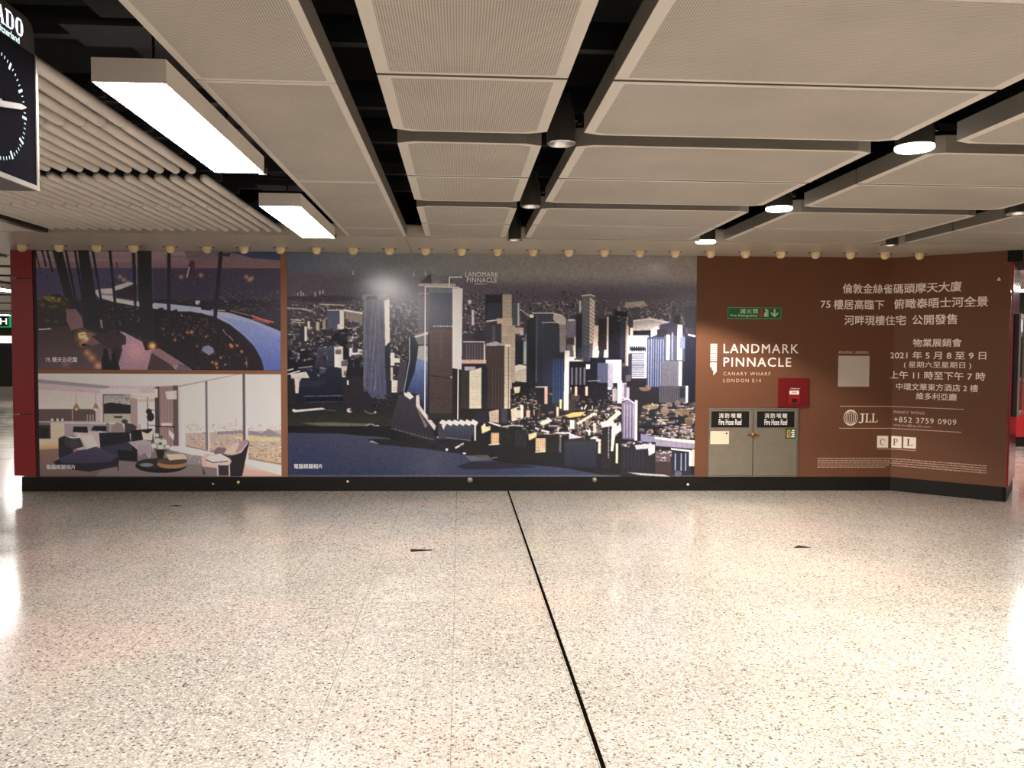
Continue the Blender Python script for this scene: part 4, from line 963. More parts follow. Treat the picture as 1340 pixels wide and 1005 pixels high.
    b(719, 462, 735, 528, (38, 54, 84), None); A.vs(720, 470, 735, 526, (50, 84, 130), 4, 1.4, .6); r(719, 460, 735, 468, (40, 40, 56)); p([(735.5, 461), (741.6, 461), (741, 536), (734.5, 536)], (238, 230, 208)); r(736, 458, 742, 464, (228, 226, 196)); r(729, 522, 732, 534, (214, 200, 130)); r(725, 532, 728, 544, (226, 190, 160))
    for x in (749.5, 763.5): r(x, 505, x + 3, 517, (222, 176, 134))
    A.clutter(745, 545, 782, 572, 50, 3, 8, 1.5, 3, [(206, 186, 176), (190, 170, 120)], DARK)
    for k in range(6): p([(752 + k * 4, 553 - k * 2.4), (756 + k * 4, 550 - k * 2.4), (757 + k * 4, 553 - k * 2.4), (754 + k * 4, 556 - k * 2.4)], (220, 196, 160))
    b(774, 553, 778, 566, (196, 184, 160)); b(743, 549, 749, 561, (200, 204, 190), (80, 84, 80), 3); p([(700, 552), (716, 547), (720, 550), (708, 556)], (214, 206, 170)); l([(697, 559.5), (707, 563), (716, 565)], (232, 226, 218), 2); l([(724, 566), (744, 566)], (226, 216, 206), 2)
    p([(742, 566), (760, 572), (742, 574)], (196, 182, 190)); p([(759, 563), (771, 562), (770, 570), (766, 564)], (214, 200, 200)); p([(770, 573), (776, 571), (785, 575), (784, 578), (772, 576)], (206, 196, 186))
    # riverside terraces
    r(600, 534, 700, 552, (40, 34, 38)); b(618, 537, 635, 555, (36, 34, 46)); A.hs(618, 538, 635, 554, (60, 56, 70), 1.8, .6, .6); p([(636, 538), (649, 535), (649, 553), (637, 551)], (190, 168, 140)); A.hs(637, 538, 649, 552, (110, 90, 76), 2.2, .8, .6); A.vs(638, 537, 649, 552, (210, 186, 170), 3.6, 1, .6)
    b(652, 534, 660, 553, (60, 62, 74)); p([(665, 535), (681, 529), (681, 547), (666, 551)], (206, 194, 160)); A.vs(667, 533, 680, 549, (150, 140, 116), 2.6, .9, .6); r(678, 530, 681.4, 547, (238, 226, 206)); b(685, 536, 690, 547, (206, 168, 130)); l([(695.5, 531), (695.5, 543)], (200, 190, 170), 1)
    A.clutter(664, 521, 700, 533, 30, 2, 5, 1.4, 3, [(214, 190, 150), (196, 180, 150)], DARK); A.clutter(655, 545, 700, 566, 40, 2, 6, 1.2, 2.6, [(206, 196, 190), (160, 152, 150)], DARK)
    p([(569, 556), (577, 550), (616, 552), (619, 560), (612, 575), (570, 574)], (58, 60, 70))
    for k in range(6): p([(571 + k * 8, 553), (575 + k * 8, 548), (582 + k * 8, 552), (579 + k * 8, 557)], (238, 226, 226))
    r(580, 556.5, 613, 574, ((58, 68, 88), (40, 46, 62))); A.vs(582, 557, 613, 573, (76, 84, 104), 4, .7, .6); p([(574, 556), (580, 553), (577, 562)], (240, 236, 230)); l([(618, 556), (618, 576)], (238, 230, 224), 2); l([(580, 572), (612, 576)], (120, 120, 136), .9)
    p([(626, 558), (631, 553), (632, 558), (638, 557), (638, 562), (627, 567)], (222, 196, 134)); p([(636, 551), (652, 556), (651, 558), (636, 553)], (226, 216, 208)); p([(637, 554), (651, 559), (647, 565), (640, 563)], (26, 28, 30)); b(639, 566, 649.5, 581, (214, 176, 118)); A.vs(640, 567, 649, 581, (160, 122, 82), 2.8, .9, .6); A.hs(639, 567, 649.5, 581, (168, 132, 90), 2, .5, .5)
    l([(636, 581.6), (650, 580.6)], (222, 206, 176), 1.4); r(650, 561, 668, 582, (30, 33, 34)); l([(653, 558), (668, 556), (681, 557)], (200, 190, 176), 1.4); r(670, 562, 686, 584, (38, 38, 46)); p([(688, 568), (699, 565), (699, 571), (689, 576)], (206, 190, 130)); b(697.6, 573, 711, 590, (206, 170, 118)); A.hs(698, 575, 711, 590, (120, 92, 72), 2.0, .8, .7); A.vs(699, 573, 711, 590, (226, 196, 140), 3, 1, .5)
    l([(697, 591.4), (711, 590.4)], (226, 214, 186), 1.4); r(711, 568, 729, 590, (30, 33, 32)); l([(714, 568), (727, 566.6)], (160, 120, 120), 1); r(729, 571, 731.6, 592, (96, 92, 96)); p([(736, 575), (778, 577), (779, 612), (736, 610)], ((50, 54, 66), (28, 34, 54))); A.vs(738, 577, 778, 608, (38, 44, 60), 5, 2, .5); r(736, 574, 778, 577, (36, 40, 40))
    r(786, 556, 798, 612, (32, 30, 40)); A.hs(794, 558, 795.6, 600, (206, 200, 200), 2.2, 1, .85); r(781, 578, 784.4, 593, (214, 200, 160)); p([(783, 552), (800, 548), (804, 556), (786, 559)], (206, 196, 180)); p([(799, 556), (806, 552), (801, 590), (798, 590)], (216, 204, 182))
    # pale towers lower right
    b(806, 497, 812, 527, (230, 218, 202)); A.hs(806, 499, 812, 526, (180, 164, 156), 2.2, .6, .5); r(812, 500, 822, 522, (166, 156, 172)); r(815, 502, 818, 519, (110, 100, 124)); b(799, 508, 805, 524, (190, 180, 176)); A.vs(799, 508, 805, 524, (90, 84, 92), 2, .9, .7); r(817, 490, 824, 500, (120, 108, 110), .6)
    r(818, 498, 844, 506, (40, 36, 40)); p([(812, 527), (822, 521), (830, 526), (830, 575), (813, 574)], ((122, 112, 140), (88, 78, 112)))
    for k in range(4): r(815 + k * 4, 529, 816.4 + k * 4, 573, (206, 196, 206), .6)
    l([(812, 524), (820, 521), (830, 528)], (222, 214, 206), 1.2); r(829.6, 523, 833, 576, (238, 230, 216)); p([(793, 549), (808, 536), (812, 540), (797, 553)], (222, 196, 160)); p([(802, 560), (811, 553), (812, 563), (805, 568)], (196, 190, 180))
    p([(857, 571), (911, 576), (911, 580), (857, 574)], (222, 208, 186)); p([(857, 574), (911, 580), (911, 587), (857, 583)], (136, 128, 148)); p([(838, 567), (857, 571), (857, 579), (838, 577)], (118, 118, 148)); A.vs(858, 574, 911, 586, (96, 92, 110), 7, .7, .5)
    A.clutter(858, 560, 905, 571, 26, 4, 8, 1.6, 3, [(222, 210, 200), (190, 176, 170)], [(80, 66, 70)])
    r(811, 578, 858, 624, (30, 32, 42)); A.vs(815, 588, 845, 612, (44, 48, 62), 5, 2, .6); A.clutter(811, 577, 850, 584, 22, 3, 6, 1.2, 2.4, [(206, 202, 206), (180, 176, 176)], DARK); r(804.6, 580, 807.8, 606, (216, 202, 152)); p([(848, 584), (857, 581), (857, 592), (849, 596)], (214, 206, 180)); p([(830, 582), (853, 580), (855, 586), (832, 588)], (176, 170, 176))
    p([(858, 590), (880, 589), (878, 612), (858, 612)], (90, 76, 78)); A.clutter(858, 588, 880, 606, 22, 2, 6, 2, 4, [(216, 206, 206)], [(90, 70, 72)]); r(858, 604, 880, 624, (60, 44, 44)); r(880, 587, 906, 622, (34, 38, 58)); l([(879, 587), (906, 590)], (230, 224, 216), 2)
    for x in (885, 893, 899): l([(x, 593), (x, 616)], (150, 160, 190), 1.2)
    r(903.6, 590, 907, 610, (230, 224, 214)); r(907, 588, 911, 610, (206, 176, 150)); A.ell(889, 620, 5, 4, (84, 86, 96)); p([(820, 618), (870, 621), (880, 624), (840, 622)], (170, 164, 156))
    l([(592, 586), (603, 580)], (238, 236, 232), 2); p([(597, 583), (604, 580), (603, 584)], (60, 60, 72)); A.ell(604, 593, 2.4, 1, (226, 222, 216)); A.ell(581, 588, 1.6, 1.8, (200, 200, 200))
    # the marked tower
    r(558, 376, 589, 549, ((72, 84, 108), (50, 42, 42))); r(558, 428, 589, 549, ((84, 66, 62), (54, 48, 46))); r(558, 376, 589, 383, (96, 110, 116))
    A.hs(558, 432, 588, 545, (112, 92, 80), 1.75, .6, .6); A.hs(558, 386, 588, 428, (90, 96, 112), 3.2, .5, .4); A.vs(561, 400, 588, 428, (112, 110, 128), 4, .6, .5); A.vs(572, 430, 576, 470, (140, 118, 110), 3, .6, .5)
    for k in range(9): A.ell(564 + k * 2.9, 426.4, .9, .8, (226, 216, 212))
    p([(588, 377), (601, 377), (600, 483), (588, 481)], (238, 222, 204)); A.hs(593, 378, 600, 482, (206, 190, 172), 2, .6, .5); p([(588, 481), (600, 483), (599, 549), (588, 549)], (44, 40, 42)); r(585, 492, 588, 495, (176, 156, 146)); p([(558, 490), (588, 494), (588, 495), (558, 491)], (40, 32, 34))
    r(556, 540, 600, 549, (36, 38, 38), .7); A.ell(556, 372, 0.1, .1, (0, 0, 0))
    A.grain(.04); A.grain(.02, 3)
    lum = A.a @ np.array([.3, .59, .11], np.float32)
    A.a[:] = (lum[..., None] + (A.a - lum[..., None]) * .70) * np.array([1.0, 1.0, 1.05], np.float32)
    return A

def paint_night():
    A = Art(48, 329, 367.5, 483.5); r = A.rect; p = A.poly; l = A.line
    r(48, 329, 368, 352, ((150, 130, 140), (118, 92, 112))); p([(240, 329), (368, 329), (368, 352), (250, 352)], ((92, 86, 104), (124, 92, 98)), .8); p([(300, 330), (368, 328), (368, 341), (330, 338)], (48, 64, 100)); p([(280, 333), (302, 331), (300, 336), (290, 335)], (50, 46, 70))
    l([(215, 335), (245, 337), (262, 334)], (90, 74, 88), 1.6, .6); l([(48, 340), (200, 341)], (168, 146, 150), 3, .35)
    r(48, 351, 368, 484, ((70, 68, 108), (42, 38, 52))); r(200, 351, 368, 400, ((62, 52, 72), (44, 42, 58)), .7); r(48, 392, 368, 484, (34, 32, 42), .75)
    A.clutter(48, 352, 368, 396, 420, 1, 4, .5, 1.4, [(98, 92, 118), (120, 106, 116), (86, 80, 104), (140, 120, 100)], [(52, 48, 70), (42, 40, 56)], .55)
    A.clutter(280, 380, 368, 412, 120, 1.5, 5, .6, 1.6, [(116, 112, 132), (150, 120, 96)], [(44, 42, 56)], .7)
    p([(244, 352), (247, 345), (249, 341), (254, 342), (254, 352), (256, 362), (246, 360)], (70, 46, 62)); l([(243.6, 363), (247, 349)], (214, 196, 176), 1.4)
    for x, y in ((322, 362), (326, 366), (329, 364), (156, 362), (161, 366), (166, 370), (236, 362), (262, 360)): A.glow(x, y, 5, (214, 176, 120), .8)
    l([(152, 343), (153.4, 352)], (52, 42, 60), 1.4)
    # river
    p([(122, 381), (128, 378), (146, 377), (150, 374), (168, 369), (177, 370), (160, 377), (146, 384), (150, 390), (176, 394), (200, 397), (205, 397), (205, 404), (176, 400), (148, 395), (128, 389)], (190, 184, 204))
    p([(150, 380), (180, 372), (186, 392), (152, 389)], (44, 40, 58)); p([(130, 384), (150, 384), (146, 387), (132, 386)], (110, 96, 120), .7)
    p([(200, 396), (225, 398), (262, 402), (300, 409), (330, 418), (368, 432), (368, 484), (345, 484), (342, 470), (332, 452), (318, 438), (300, 424), (278, 413), (248, 407), (228, 407), (200, 402)], ((160, 168, 206), (74, 92, 166)))
    p([(290, 414), (330, 422), (368, 440), (368, 484), (350, 484), (330, 445)], ((116, 132, 190), (66, 86, 164)), .6)
    l([(262, 403), (300, 407), (330, 416), (368, 431)], (30, 28, 40), 3.4); l([(328, 412), (342, 417), (358, 421)], (214, 90, 70), 1.8); l([(330, 416), (352, 422)], (196, 110, 110), 3, .5); l([(275, 405), (294, 406)], (196, 180, 170), 1.6, .8); l([(300, 406), (326, 412)], (190, 130, 90), 1, .8); p([(254, 393), (261, 393), (259, 398), (255, 398)], (160, 170, 186))
    p([(205, 403), (212, 402), (214, 408), (204, 409)], (34, 34, 44)); p([(224, 406), (230, 404), (232, 409), (224, 410)], (34, 32, 44))
    # near city by the bend
    p([(200, 404), (236, 408), (262, 409), (282, 416), (302, 428), (320, 444), (334, 458), (344, 484), (200, 484)], (34, 30, 38))
    A.clutter(205, 412, 280, 440, 130, 1.5, 4, .8, 2, [(92, 80, 92), (120, 92, 90), (80, 74, 92)], [(34, 30, 40), (46, 38, 44)], .7); A.clutter(250, 438, 316, 484, 80, 2, 5, 1, 2.4, [(70, 60, 70), (90, 70, 66)], [(28, 26, 32)], .7)
    for x, y, q in ((249, 434, 4), (243, 434, 3), (227, 444, 3), (224, 437, 2), (302, 452, 4), (300, 450, 3), (309, 451, 3), (315, 459, 3.4), (321, 474, 3), (287, 467, 2.6), (276, 473, 3), (281, 475, 4), (282, 480, 3), (293, 476, 2.4), (238, 441, 2), (256, 452, 2), (236, 412, 2), (268, 440, 2), (212, 430, 2)): A.glow(x, y, q, (255, 150, 80), .95)
    l([(290, 430), (296, 438)], (150, 130, 130), 1); l([(298, 438), (304, 445)], (150, 130, 120), 1); p([(262, 458), (264, 453), (271, 451), (277, 454), (279, 460), (272, 464)], (116, 120, 150)); l([(321, 466), (322, 480)], (140, 110, 90), 1, .7)
    # terrace
    p([(48, 395), (60, 386), (78, 385), (92, 396), (100, 420), (140, 400), (160, 430), (180, 484), (48, 484)], (44, 38, 42)); p([(48, 430), (100, 425), (140, 440), (150, 484), (48, 484)], ((58, 46, 48), (84, 66, 76)))
    for k in range(60): A.ell(50 + A.rng.uniform(0, 42), 390 + abs(A.rng.normal(0, 14)), 3, 2, (96, 82, 44) if k % 3 == 0 else (50, 50, 42), .5)
    for k in range(14): A.ell(58 + A.rng.uniform(0, 22), 387 + A.rng.uniform(0, 7), 2.6, 1.6, (150, 122, 56), .55)
    p([(86, 405), (98, 404), (106, 414), (108, 428), (92, 432), (86, 420)], (132, 100, 108), .8); l([(50, 431), (66, 430)], (196, 180, 176), 1.6); p([(100, 436), (118, 434), (138, 446), (120, 452), (106, 448)], (120, 88, 90), .8)
    p([(120, 420), (132, 418), (133, 429), (124, 428)], (170, 150, 146), .8); p([(136, 400), (176, 404), (200, 420), (180, 440), (156, 432)], (38, 34, 44)); A.clutter(136, 400, 178, 426, 40, 2, 5, 1, 2, [(110, 98, 116), (150, 110, 120)], [(42, 38, 50)], .7)
    p([(155, 433), (160, 434), (190, 450), (230, 470), (250, 484), (150, 484), (158, 458)], ((160, 134, 160), (150, 112, 132))); A.glow(176, 458, 26, (214, 150, 150), .6); p([(196, 456), (206, 455), (236, 474), (224, 478), (196, 462)], (132, 98, 106)); p([(196, 461), (222, 477), (228, 484), (190, 484)], (66, 50, 56)); p([(232, 474), (246, 480), (246, 484), (228, 484)], (86, 84, 110))
    p([(118, 440), (150, 430), (163, 440), (163, 450), (140, 456)], (58, 44, 50)); p([(184, 446), (202, 446), (204, 456), (188, 458)], (44, 28, 30)); A.glow(197, 452, 9, (255, 170, 90), 1); A.glow(198, 452, 4, (255, 222, 160), 1)
    A.glow(106, 440, 13, (240, 150, 70), .9); p([(101, 436), (110, 434), (111, 442), (102, 443)], (250, 214, 130)); l([(103, 438), (109, 437)], (120, 80, 50), 1); A.glow(111, 443, 5, (255, 232, 180), 1)
    A.glow(106, 450, 7, (240, 170, 110), .7); A.ell(108, 451, 3, 2, (30, 22, 26)); A.glow(112, 461, 8, (230, 150, 90), .8); A.glow(118, 468, 9, (230, 150, 90), .85); A.glow(126, 478, 9, (236, 160, 100), .9); A.glow(84, 476, 9, (190, 120, 110), .5)
    for cx_, y_ in ((136, 457), (147, 462)): A.ell(cx_, y_ + 3, 3.2, 4, (22, 24, 28)); p([(cx_ - 5, 484), (cx_ - 5.5, y_ + 14), (cx_ - 3, y_ + 6), (cx_ + 3.4, y_ + 6), (cx_ + 6, y_ + 14), (cx_ + 8, 484)], (24, 26, 30))
    # window posts
    for pts in ([(69, 327), (82, 327), (98, 400), (84, 388)], [(102, 327), (116, 327), (131, 430), (112, 425)], [(179, 327), (197.5, 327), (199, 446), (182, 444)], [(172, 327), (176.6, 327), (178, 444), (175, 442)]): p(pts, (34, 38, 46))
    for x0, y0, x1, y1, w_ in ((47.5, 328, 53, 352, 1.6), (56, 328, 61, 349, 2.4), (62.6, 328, 69, 356, 2.6), (86.5, 328, 101, 405, 3), (98.4, 328, 113, 430, 2.8), (121.4, 328, 133, 404, 3), (143.6, 328, 153, 440, 3.6), (220.6, 328, 219, 425, 4.6), (289, 328, 280, 417, 5.2)): l([(x0, y0), (x1, y1)], (34, 36, 46), w_)
    l([(177.6, 330), (178.6, 400)], (150, 140, 150), .7, .8); A.glow(197, 452, 7, (255, 190, 110), .8)
    A.grain(.05)
    lum = A.a @ np.array([.3, .59, .11], np.float32)
    A.a[:] = lum[..., None] + (A.a - lum[..., None]) * .85
    return A

def paint_room():
    A = Art(48, 488.5, 368, 624); r = A.rect; p = A.poly; l = A.line
    r(48, 488, 368, 624, (196, 176, 182)); p([(48, 488), (320, 488), (232, 504), (170, 505), (48, 500)], ((232, 214, 214), (212, 194, 200))); p([(48, 496), (140, 504.6), (140, 508.6), (48, 501)], (146, 136, 150)); p([(48, 501), (140, 508.6), (128, 514), (48, 509)], (190, 170, 180)); l([(48, 509), (130, 514)], (176, 156, 166), .8)
    p([(48, 509), (128, 514), (128, 535), (48, 533)], ((208, 186, 190), (232, 196, 190))); l([(48, 533.6), (94, 534)], (252, 214, 196), 2.2); r(128, 508, 180, 560, (206, 190, 196))
    p([(48, 535), (118, 535), (122, 538), (122, 551), (48, 551)], (92, 76, 74)); l([(92, 536), (92, 550)], (180, 160, 150), 1); r(64, 547.6, 80, 550.4, (60, 50, 50))
    for x in (64, 70.6, 77): r(x, 547.4, x + 3.4, 550.4, (240, 230, 226))
    for x in (110.6, 114.4, 118): r(x, 542, x + 1.2, 550.6, (170, 156, 150))
    for cx_, cy_, w_ in ((97, 533, 4.6), (122.4, 532.6, 3.8)): l([(cx_, 514), (cx_, cy_ - 4)], (150, 130, 130), .5); p([(cx_ - w_, cy_ + 1), (cx_ - 1.4, cy_ - 5), (cx_ + 1.4, cy_ - 5), (cx_ + w_, cy_ + 1), (cx_, cy_ + 3.4)], (150, 116, 92)); A.ell(cx_, cy_ + 2.4, 1.8, 1.2, (250, 226, 190))
    p([(48, 551), (82, 552), (140, 552.6), (146, 554), (146, 566), (48, 560)], (160, 148, 158)); l([(64, 553), (146, 554)], (206, 194, 200), 1.4); p([(48, 552), (63, 553), (63, 556), (48, 556)], (110, 100, 106)); r(48, 556, 63, 574, (52, 46, 52)); r(50, 560, 60, 572, (30, 28, 32)); p([(63, 554), (81, 554), (81, 578), (63, 580), (48, 583), (48, 574), (63, 574)], (236, 186, 166)); r(81, 556, 94, 572, (160, 144, 158)); p([(93, 558), (111, 558), (112, 566), (92, 565)], (34, 34, 40)); p([(119, 557), (136, 557), (136, 564), (116, 563)], (34, 34, 40)); r(125, 564, 131, 572, (206, 196, 196)); r(136, 553, 139, 566, (120, 112, 120))
    p([(48, 583), (80, 578), (80, 592), (48, 592)], ((255, 196, 120), (176, 124, 96))); p([(48, 588), (80, 586), (120, 590), (368, 600), (368, 624), (48, 624)], ((136, 106, 98), (110, 88, 84)))
    p([(150, 594), (235, 584), (262, 600), (330, 624), (120, 624), (140, 604)], (122, 108, 110)); p([(218, 596), (240, 588), (262, 596), (262, 608), (230, 606)], (140, 134, 146), .8)
    # picture, niche, doorway
    r(131.6, 515.6, 168.6, 552, (92, 84, 90)); r(133, 517, 167.6, 529, ((150, 150, 156), (176, 168, 164))); A.clutter(134, 518, 167, 528, 18, 3, 7, 1, 2.4, [(206, 200, 196)], [(130, 126, 130)], .6); p([(133, 528), (142, 526), (156, 528), (168, 530), (168, 541), (133, 541)], (36, 36, 42)); r(133, 541, 168, 552, (176, 170, 156)); r(146, 544, 157, 546.4, (60, 56, 56)); A.ell(160, 551, 4, 3, (60, 60, 50))
    p([(168, 520), (177, 521), (177, 560), (168, 560)], (166, 144, 146)); A.vs(168, 522, 177, 560, (130, 110, 112), 2.6, .9, .6); r(177, 518, 200, 562, (236, 236, 240)); A.vs(180, 520, 199, 562, (206, 206, 214), 4, 1, .6); r(189.6, 514, 191, 562, (70, 60, 66)); r(168, 514, 200, 519, (226, 206, 206))
    l([(160, 516), (200, 520)], (206, 170, 150), 1); p([(176, 522), (200, 521), (232, 523), (232, 526), (176, 525)], (196, 160, 130), .85); l([(190, 536), (200, 536)], (60, 50, 50), 1); l([(190, 556), (200, 556)], (60, 50, 50), 1)
    p([(141, 566), (144, 556), (150, 552), (157, 554), (160, 566)], (146, 122, 122)); p([(160, 566), (160, 552), (172, 555), (180, 562), (180, 568)], (60, 54, 62)); p([(174, 562), (180, 552), (182, 562)], (190, 160, 146))
    # curtain wall right of the doorway
    p([(200, 506), (206, 505), (206, 590), (200, 590)], (70, 58, 64)); p([(206, 505), (231, 503.6), (231, 584), (206, 586)], (150, 122, 126)); A.vs(207, 506, 231, 582, (116, 92, 98), 4.2, 1.4, .5); p([(224, 504), (231, 503.6), (231, 583), (224, 583)], (96, 78, 84)); p([(214, 512), (229, 510), (229, 522), (216, 522)], (232, 206, 202), .85); r(200, 508, 204, 520, (226, 196, 190))
    l([(200, 557), (226, 558)], (40, 32, 34), 1.6); p([(208, 553), (222, 553), (222, 557), (208, 557)], (206, 190, 180)); p([(218, 562), (225, 568), (224, 576), (218, 568)], (226, 206, 196))
    for q in ((194, 545, 5, 6), (192, 538, 4, 4)): A.ell(*q, (40, 42, 38))
    # glazing
    p([(231, 504), (310, 488.5), (368, 488.5), (368, 612), (231, 584)], (236, 232, 236)); p([(240, 503), (368, 488.5), (368, 560), (240, 560)], ((214, 222, 234), (246, 236, 230)))
    for x, y, rx, ry in ((252, 518, 12, 5), (256, 512, 9, 4), (300, 512, 14, 8), (290, 508, 9, 4), (345, 508, 16, 6), (350, 516, 14, 6), (345, 500, 14, 4), (330, 530, 30, 12), (268, 540, 24, 10), (300, 545, 20, 8)): A.ell(x, y, rx, ry, (250, 238, 226), .55)
    for x, y, rx, ry in ((278, 504, 6, 4), (334, 494, 8, 3), (250, 508, 6, 3), (350, 511, 12, 2.4)): A.ell(x, y, rx, ry, (196, 210, 228), .6)
    r(240, 552, 368, 562, ((220, 204, 202), (206, 184, 178)), .8); A.clutter(240, 553, 368, 566, 160, .8, 2.4, .8, 2.2, [(244, 232, 224), (226, 206, 200)], [(190, 166, 170), (170, 150, 160)], .7); p([(305, 548), (307, 542), (309, 548), (309, 556), (305, 556)], (206, 186, 186)); r(298, 552, 303, 558, (206, 186, 186))
    p([(240, 566), (368, 562), (368, 610), (240, 584)], ((176, 160, 160), (206, 170, 130))); A.clutter(240, 564, 368, 604, 300, 1.4, 5, 1, 2.4, [(240, 210, 190), (226, 200, 150), (250, 232, 216)], [(150, 130, 140), (176, 150, 110), (140, 120, 130), (160, 160, 104)], .7)
    p([(282, 564), (316, 562), (316, 566), (282, 568)], (128, 118, 136), .8); p([(323, 562), (343, 566), (350, 560), (362, 566), (366, 568), (366, 571), (323, 568)], (130, 120, 136), .8); p([(296, 570), (340, 571), (366, 572), (366, 577), (320, 576)], (206, 196, 136), .7)
    r(231, 504, 240, 584, (238, 230, 234)); r(232.4, 504, 233.4, 584, (176, 160, 166)); p([(231, 504), (310, 488.4), (316, 488.4), (232, 506)], (150, 134, 138), .8); l([(240, 583), (268, 589), (368, 607)], (130, 120, 128), 1.6)
    for x0, w_, y0, y1, c_ in ((266.6, 3.2, 498, 588, (108, 102, 114)), (270, 2, 498, 590, (240, 236, 240)), (316.4, 3.6, 488, 576, (96, 84, 94)), (320, 3.2, 488, 600, (244, 238, 240))): r(x0, y0, x0 + w_, y1, c_)
    p([(222, 583), (240, 584), (300, 597), (368, 609), (368, 622), (316, 606), (236, 592), (218, 588)], (240, 234, 238)); p([(316, 606), (368, 622), (368, 624), (312, 624)], (206, 160, 150)); p([(316, 606), (368, 620), (340, 616), (322, 614)], (222, 190, 180), .7)
    # sofa group
    p([(126, 566), (166, 565), (168, 582), (128, 590)], (32, 33, 44)); p([(168, 563), (196, 560), (200, 590), (168, 590)], (30, 30, 38)); p([(126, 584), (168, 578), (172, 600), (150, 602), (134, 592)], (52, 52, 70)); p([(150, 588), (176, 590), (176, 604), (152, 602)], (28, 28, 38)); p([(73, 573), (80, 570), (92, 571), (92, 600), (76, 600), (73, 598)], (40, 40, 52)); r(80, 570, 88, 585, (46, 44, 54))
    p([(66, 604), (92, 592), (122, 584), (153, 598), (150, 610), (112, 617), (72, 612)], (36, 36, 50)); p([(74, 600), (96, 590), (122, 584), (151, 596), (140, 604), (110, 606), (78, 606)], ((66, 64, 92), (56, 54, 80))); l([(150, 602), (150.6, 616)], (24, 22, 28), 1.2)
    p([(80, 570), (100, 570), (106, 584), (92, 588), (82, 582)], (58, 54, 60)); p([(81, 570), (96, 571), (101, 566), (103, 572), (92, 574)], (226, 206, 196)); p([(103, 571), (117, 568), (124, 583), (108, 588)], (222, 202, 196)); p([(104, 574), (110, 586), (108, 588), (103, 574)], (190, 166, 160)); r(88, 573, 98, 584, (64, 60, 68), .8); p([(182, 564), (190, 567), (197, 562), (196, 576), (184, 575)], (222, 200, 192))
    p([(164, 578), (184, 575), (204, 578), (206, 592), (196, 590), (192, 600), (186, 592), (178, 597), (176, 588)], (166, 154, 166)); A.vs(178, 582, 204, 596, (120, 110, 124), 4, 1.6, .5)
    A.ell(207, 609, 34, 9.6, (28, 27, 32)); A.ell(207, 606, 33, 7, (44, 42, 48)); A.ell(188, 608, 9, 2.4, (120, 130, 150), .9); A.ell(222, 607, 20, 6, (158, 112, 72)); A.ell(222, 603, 20, 4.6, (80, 60, 48)); p([(214, 594), (238, 594), (242, 600), (218, 602)], (196, 180, 150)); p([(200, 588), (213, 588), (210, 600), (203, 600)], (36, 32, 34))
    for x, y, q in ((203, 576, 4), (211, 578, 4.4), (198, 583, 3.4), (207, 584, 3.6), (216, 584, 3), (202, 569, 3)): A.ell(x, y, q, q * .9, (196, 206, 190), .9)
    for x, y in ((207, 580), (200, 588), (213, 589), (196, 578), (208, 571)): A.ell(x, y, 2, 2, (64, 72, 60), .9)
    # armchair, ottoman, side table
    p([(277, 590), (282, 585), (292, 585), (298, 592), (290, 596), (278, 594)], (126, 100, 106)); p([(300, 592), (312, 578), (322, 574), (325, 577), (316, 588), (300, 596)], (158, 130, 134)); p([(290, 594), (296, 586), (308, 578), (312, 580), (306, 592), (294, 596)], (196, 180, 162)); p([(325, 577), (320, 600), (315, 623), (298, 623), (300, 596), (314, 592)], (40, 36, 42)); p([(282, 594), (300, 594), (300, 622), (284, 622)], (56, 48, 54)); l([(294, 595), (312, 592), (323, 579)], (206, 190, 184), .9)
    p([(261, 598), (266, 593), (280, 594), (284, 604), (282, 612), (262, 610)], (206, 172, 162)); p([(262, 610), (266, 620), (263, 621)], (70, 50, 50)); p([(264, 600), (270, 596), (298, 599), (301, 603), (298, 608), (270, 607)], (214, 182, 170)); p([(268, 600), (272, 596), (286, 593), (297, 599), (296, 602), (276, 604)], (246, 236, 226)); l([(266, 601), (276, 605), (296, 603)], (60, 46, 48), 1)
    for x in (282, 297.6): l([(x, 606), (x + .4, 623)], (226, 196, 186), 1.4)
    l([(284, 608), (296, 608)], (226, 196, 186), 1.2); p([(48, 622), (368, 623), (368, 624), (48, 624)], (60, 50, 50), .5)
    A.grain(.025)
    lum = A.a @ np.array([.3, .59, .11], np.float32)
    A.a[:] = lum[..., None] + (A.a - lum[..., None]) * .82
    return A

bs = wall_thing('border_strip', .298, .165, 'narrow brown vinyl strips framing the two stacked posters on the left', 'border strip')
m = MB(); plate(m, 3.016, 3.088, .164, H - .001, .001, .0035); m.build('upright_strip', M_border, bs)
m = MB(); plate(m, .300, 3.016, 1.340, 1.383, .001, .0035); m.build('cross_strip', M_border, bs)

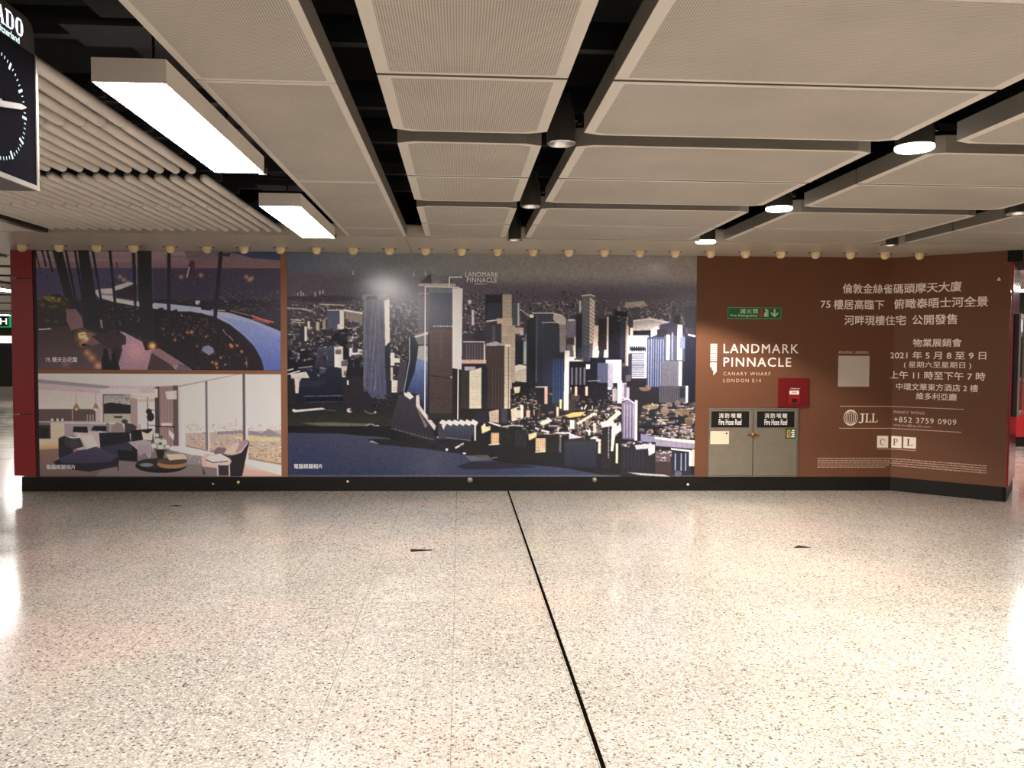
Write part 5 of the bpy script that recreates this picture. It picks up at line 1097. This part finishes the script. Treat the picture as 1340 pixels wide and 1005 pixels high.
cp = wall_thing('city_poster', 3.088, .165, 'large aerial city photograph poster with river and skyscrapers, one outlined in white', 'poster')
print_sheet('printed_picture', paint_city(), 3.088, 7.782, .163, H - .002, 331, 334.5, 624, cp, gain=CITY_GAIN, gamma=1.12)
m = MB()
for a, b_ in (((4.654, 2.348), (5.037, 2.342)), ((5.037, 2.342), (5.028, .826)), ((4.654, 2.348), (4.650, .861)), ((4.928, 2.345), (4.928, 2.459)), ((4.928, 2.457), (5.076, 2.459))):
    (s0, z0), (s1, z1) = a, b_; L_ = math.hypot(s1 - s0, z1 - z0); nx, nz = -(z1 - z0) / L_ * .0065, (s1 - s0) / L_ * .0065
    m.add([P((s0 - nx, .0055, z0 - nz)), P((s1 - nx, .0055, z1 - nz)), P((s1 + nx, .0055, z1 + nz)), P((s0 + nx, .0055, z0 + nz))], [(0, 1, 2, 3)])
M_outl = mat('outline_white', (240, 240, 242), .4)
m.build('white_outline', M_outl, cp)
m = MB(); wtext(m, 'LANDMARK', 5.111, 5.487, 2.4925, .055, .004, 1.15, d=.0055); wtext(m, 'PINNACLE', 5.129, 5.470, 2.4275, .055, .004, 1.15, d=.0055); wtext(m, 'LONDON E14', 5.215, 5.36, 2.383, .016, .0, 1.1, d=.0055); m.build('title_lettering', M_outl, cp)
m = MB(); wtext(m, '電腦模擬相片', 3.158, 3.480, .287, .055, .014, d=.0055); m.build('caption_lettering', M_outl, cp)
tp = wall_thing('terrace_poster', .298, 1.383, 'night photograph poster of a roof terrace above a city river bend', 'poster')
print_sheet('printed_picture', paint_night(), .300, 3.016, 1.383, H - .002, 327.4, 330.4, 483.5, tp, gain=NIGHT_GAIN)
m = MB(); wtext(m, '75 樓天台花園', .388, .736, 1.496, .060, .014, d=.0055); m.build('caption_lettering', M_outl, tp)
lp = wall_thing('living_room_poster', .298, .165, 'bright photograph poster of a living room with navy sofa and tall windows', 'poster')
print_sheet('printed_picture', paint_room(), .300, 3.016, .163, 1.340, 488.5, 488.5, 624, lp, gain=ROOM_GAIN)
m = MB(); wtext(m, '電腦模擬相片', .376, .699, .279, .052, .014, d=.0055); m.build('caption_lettering', M_outl, lp)
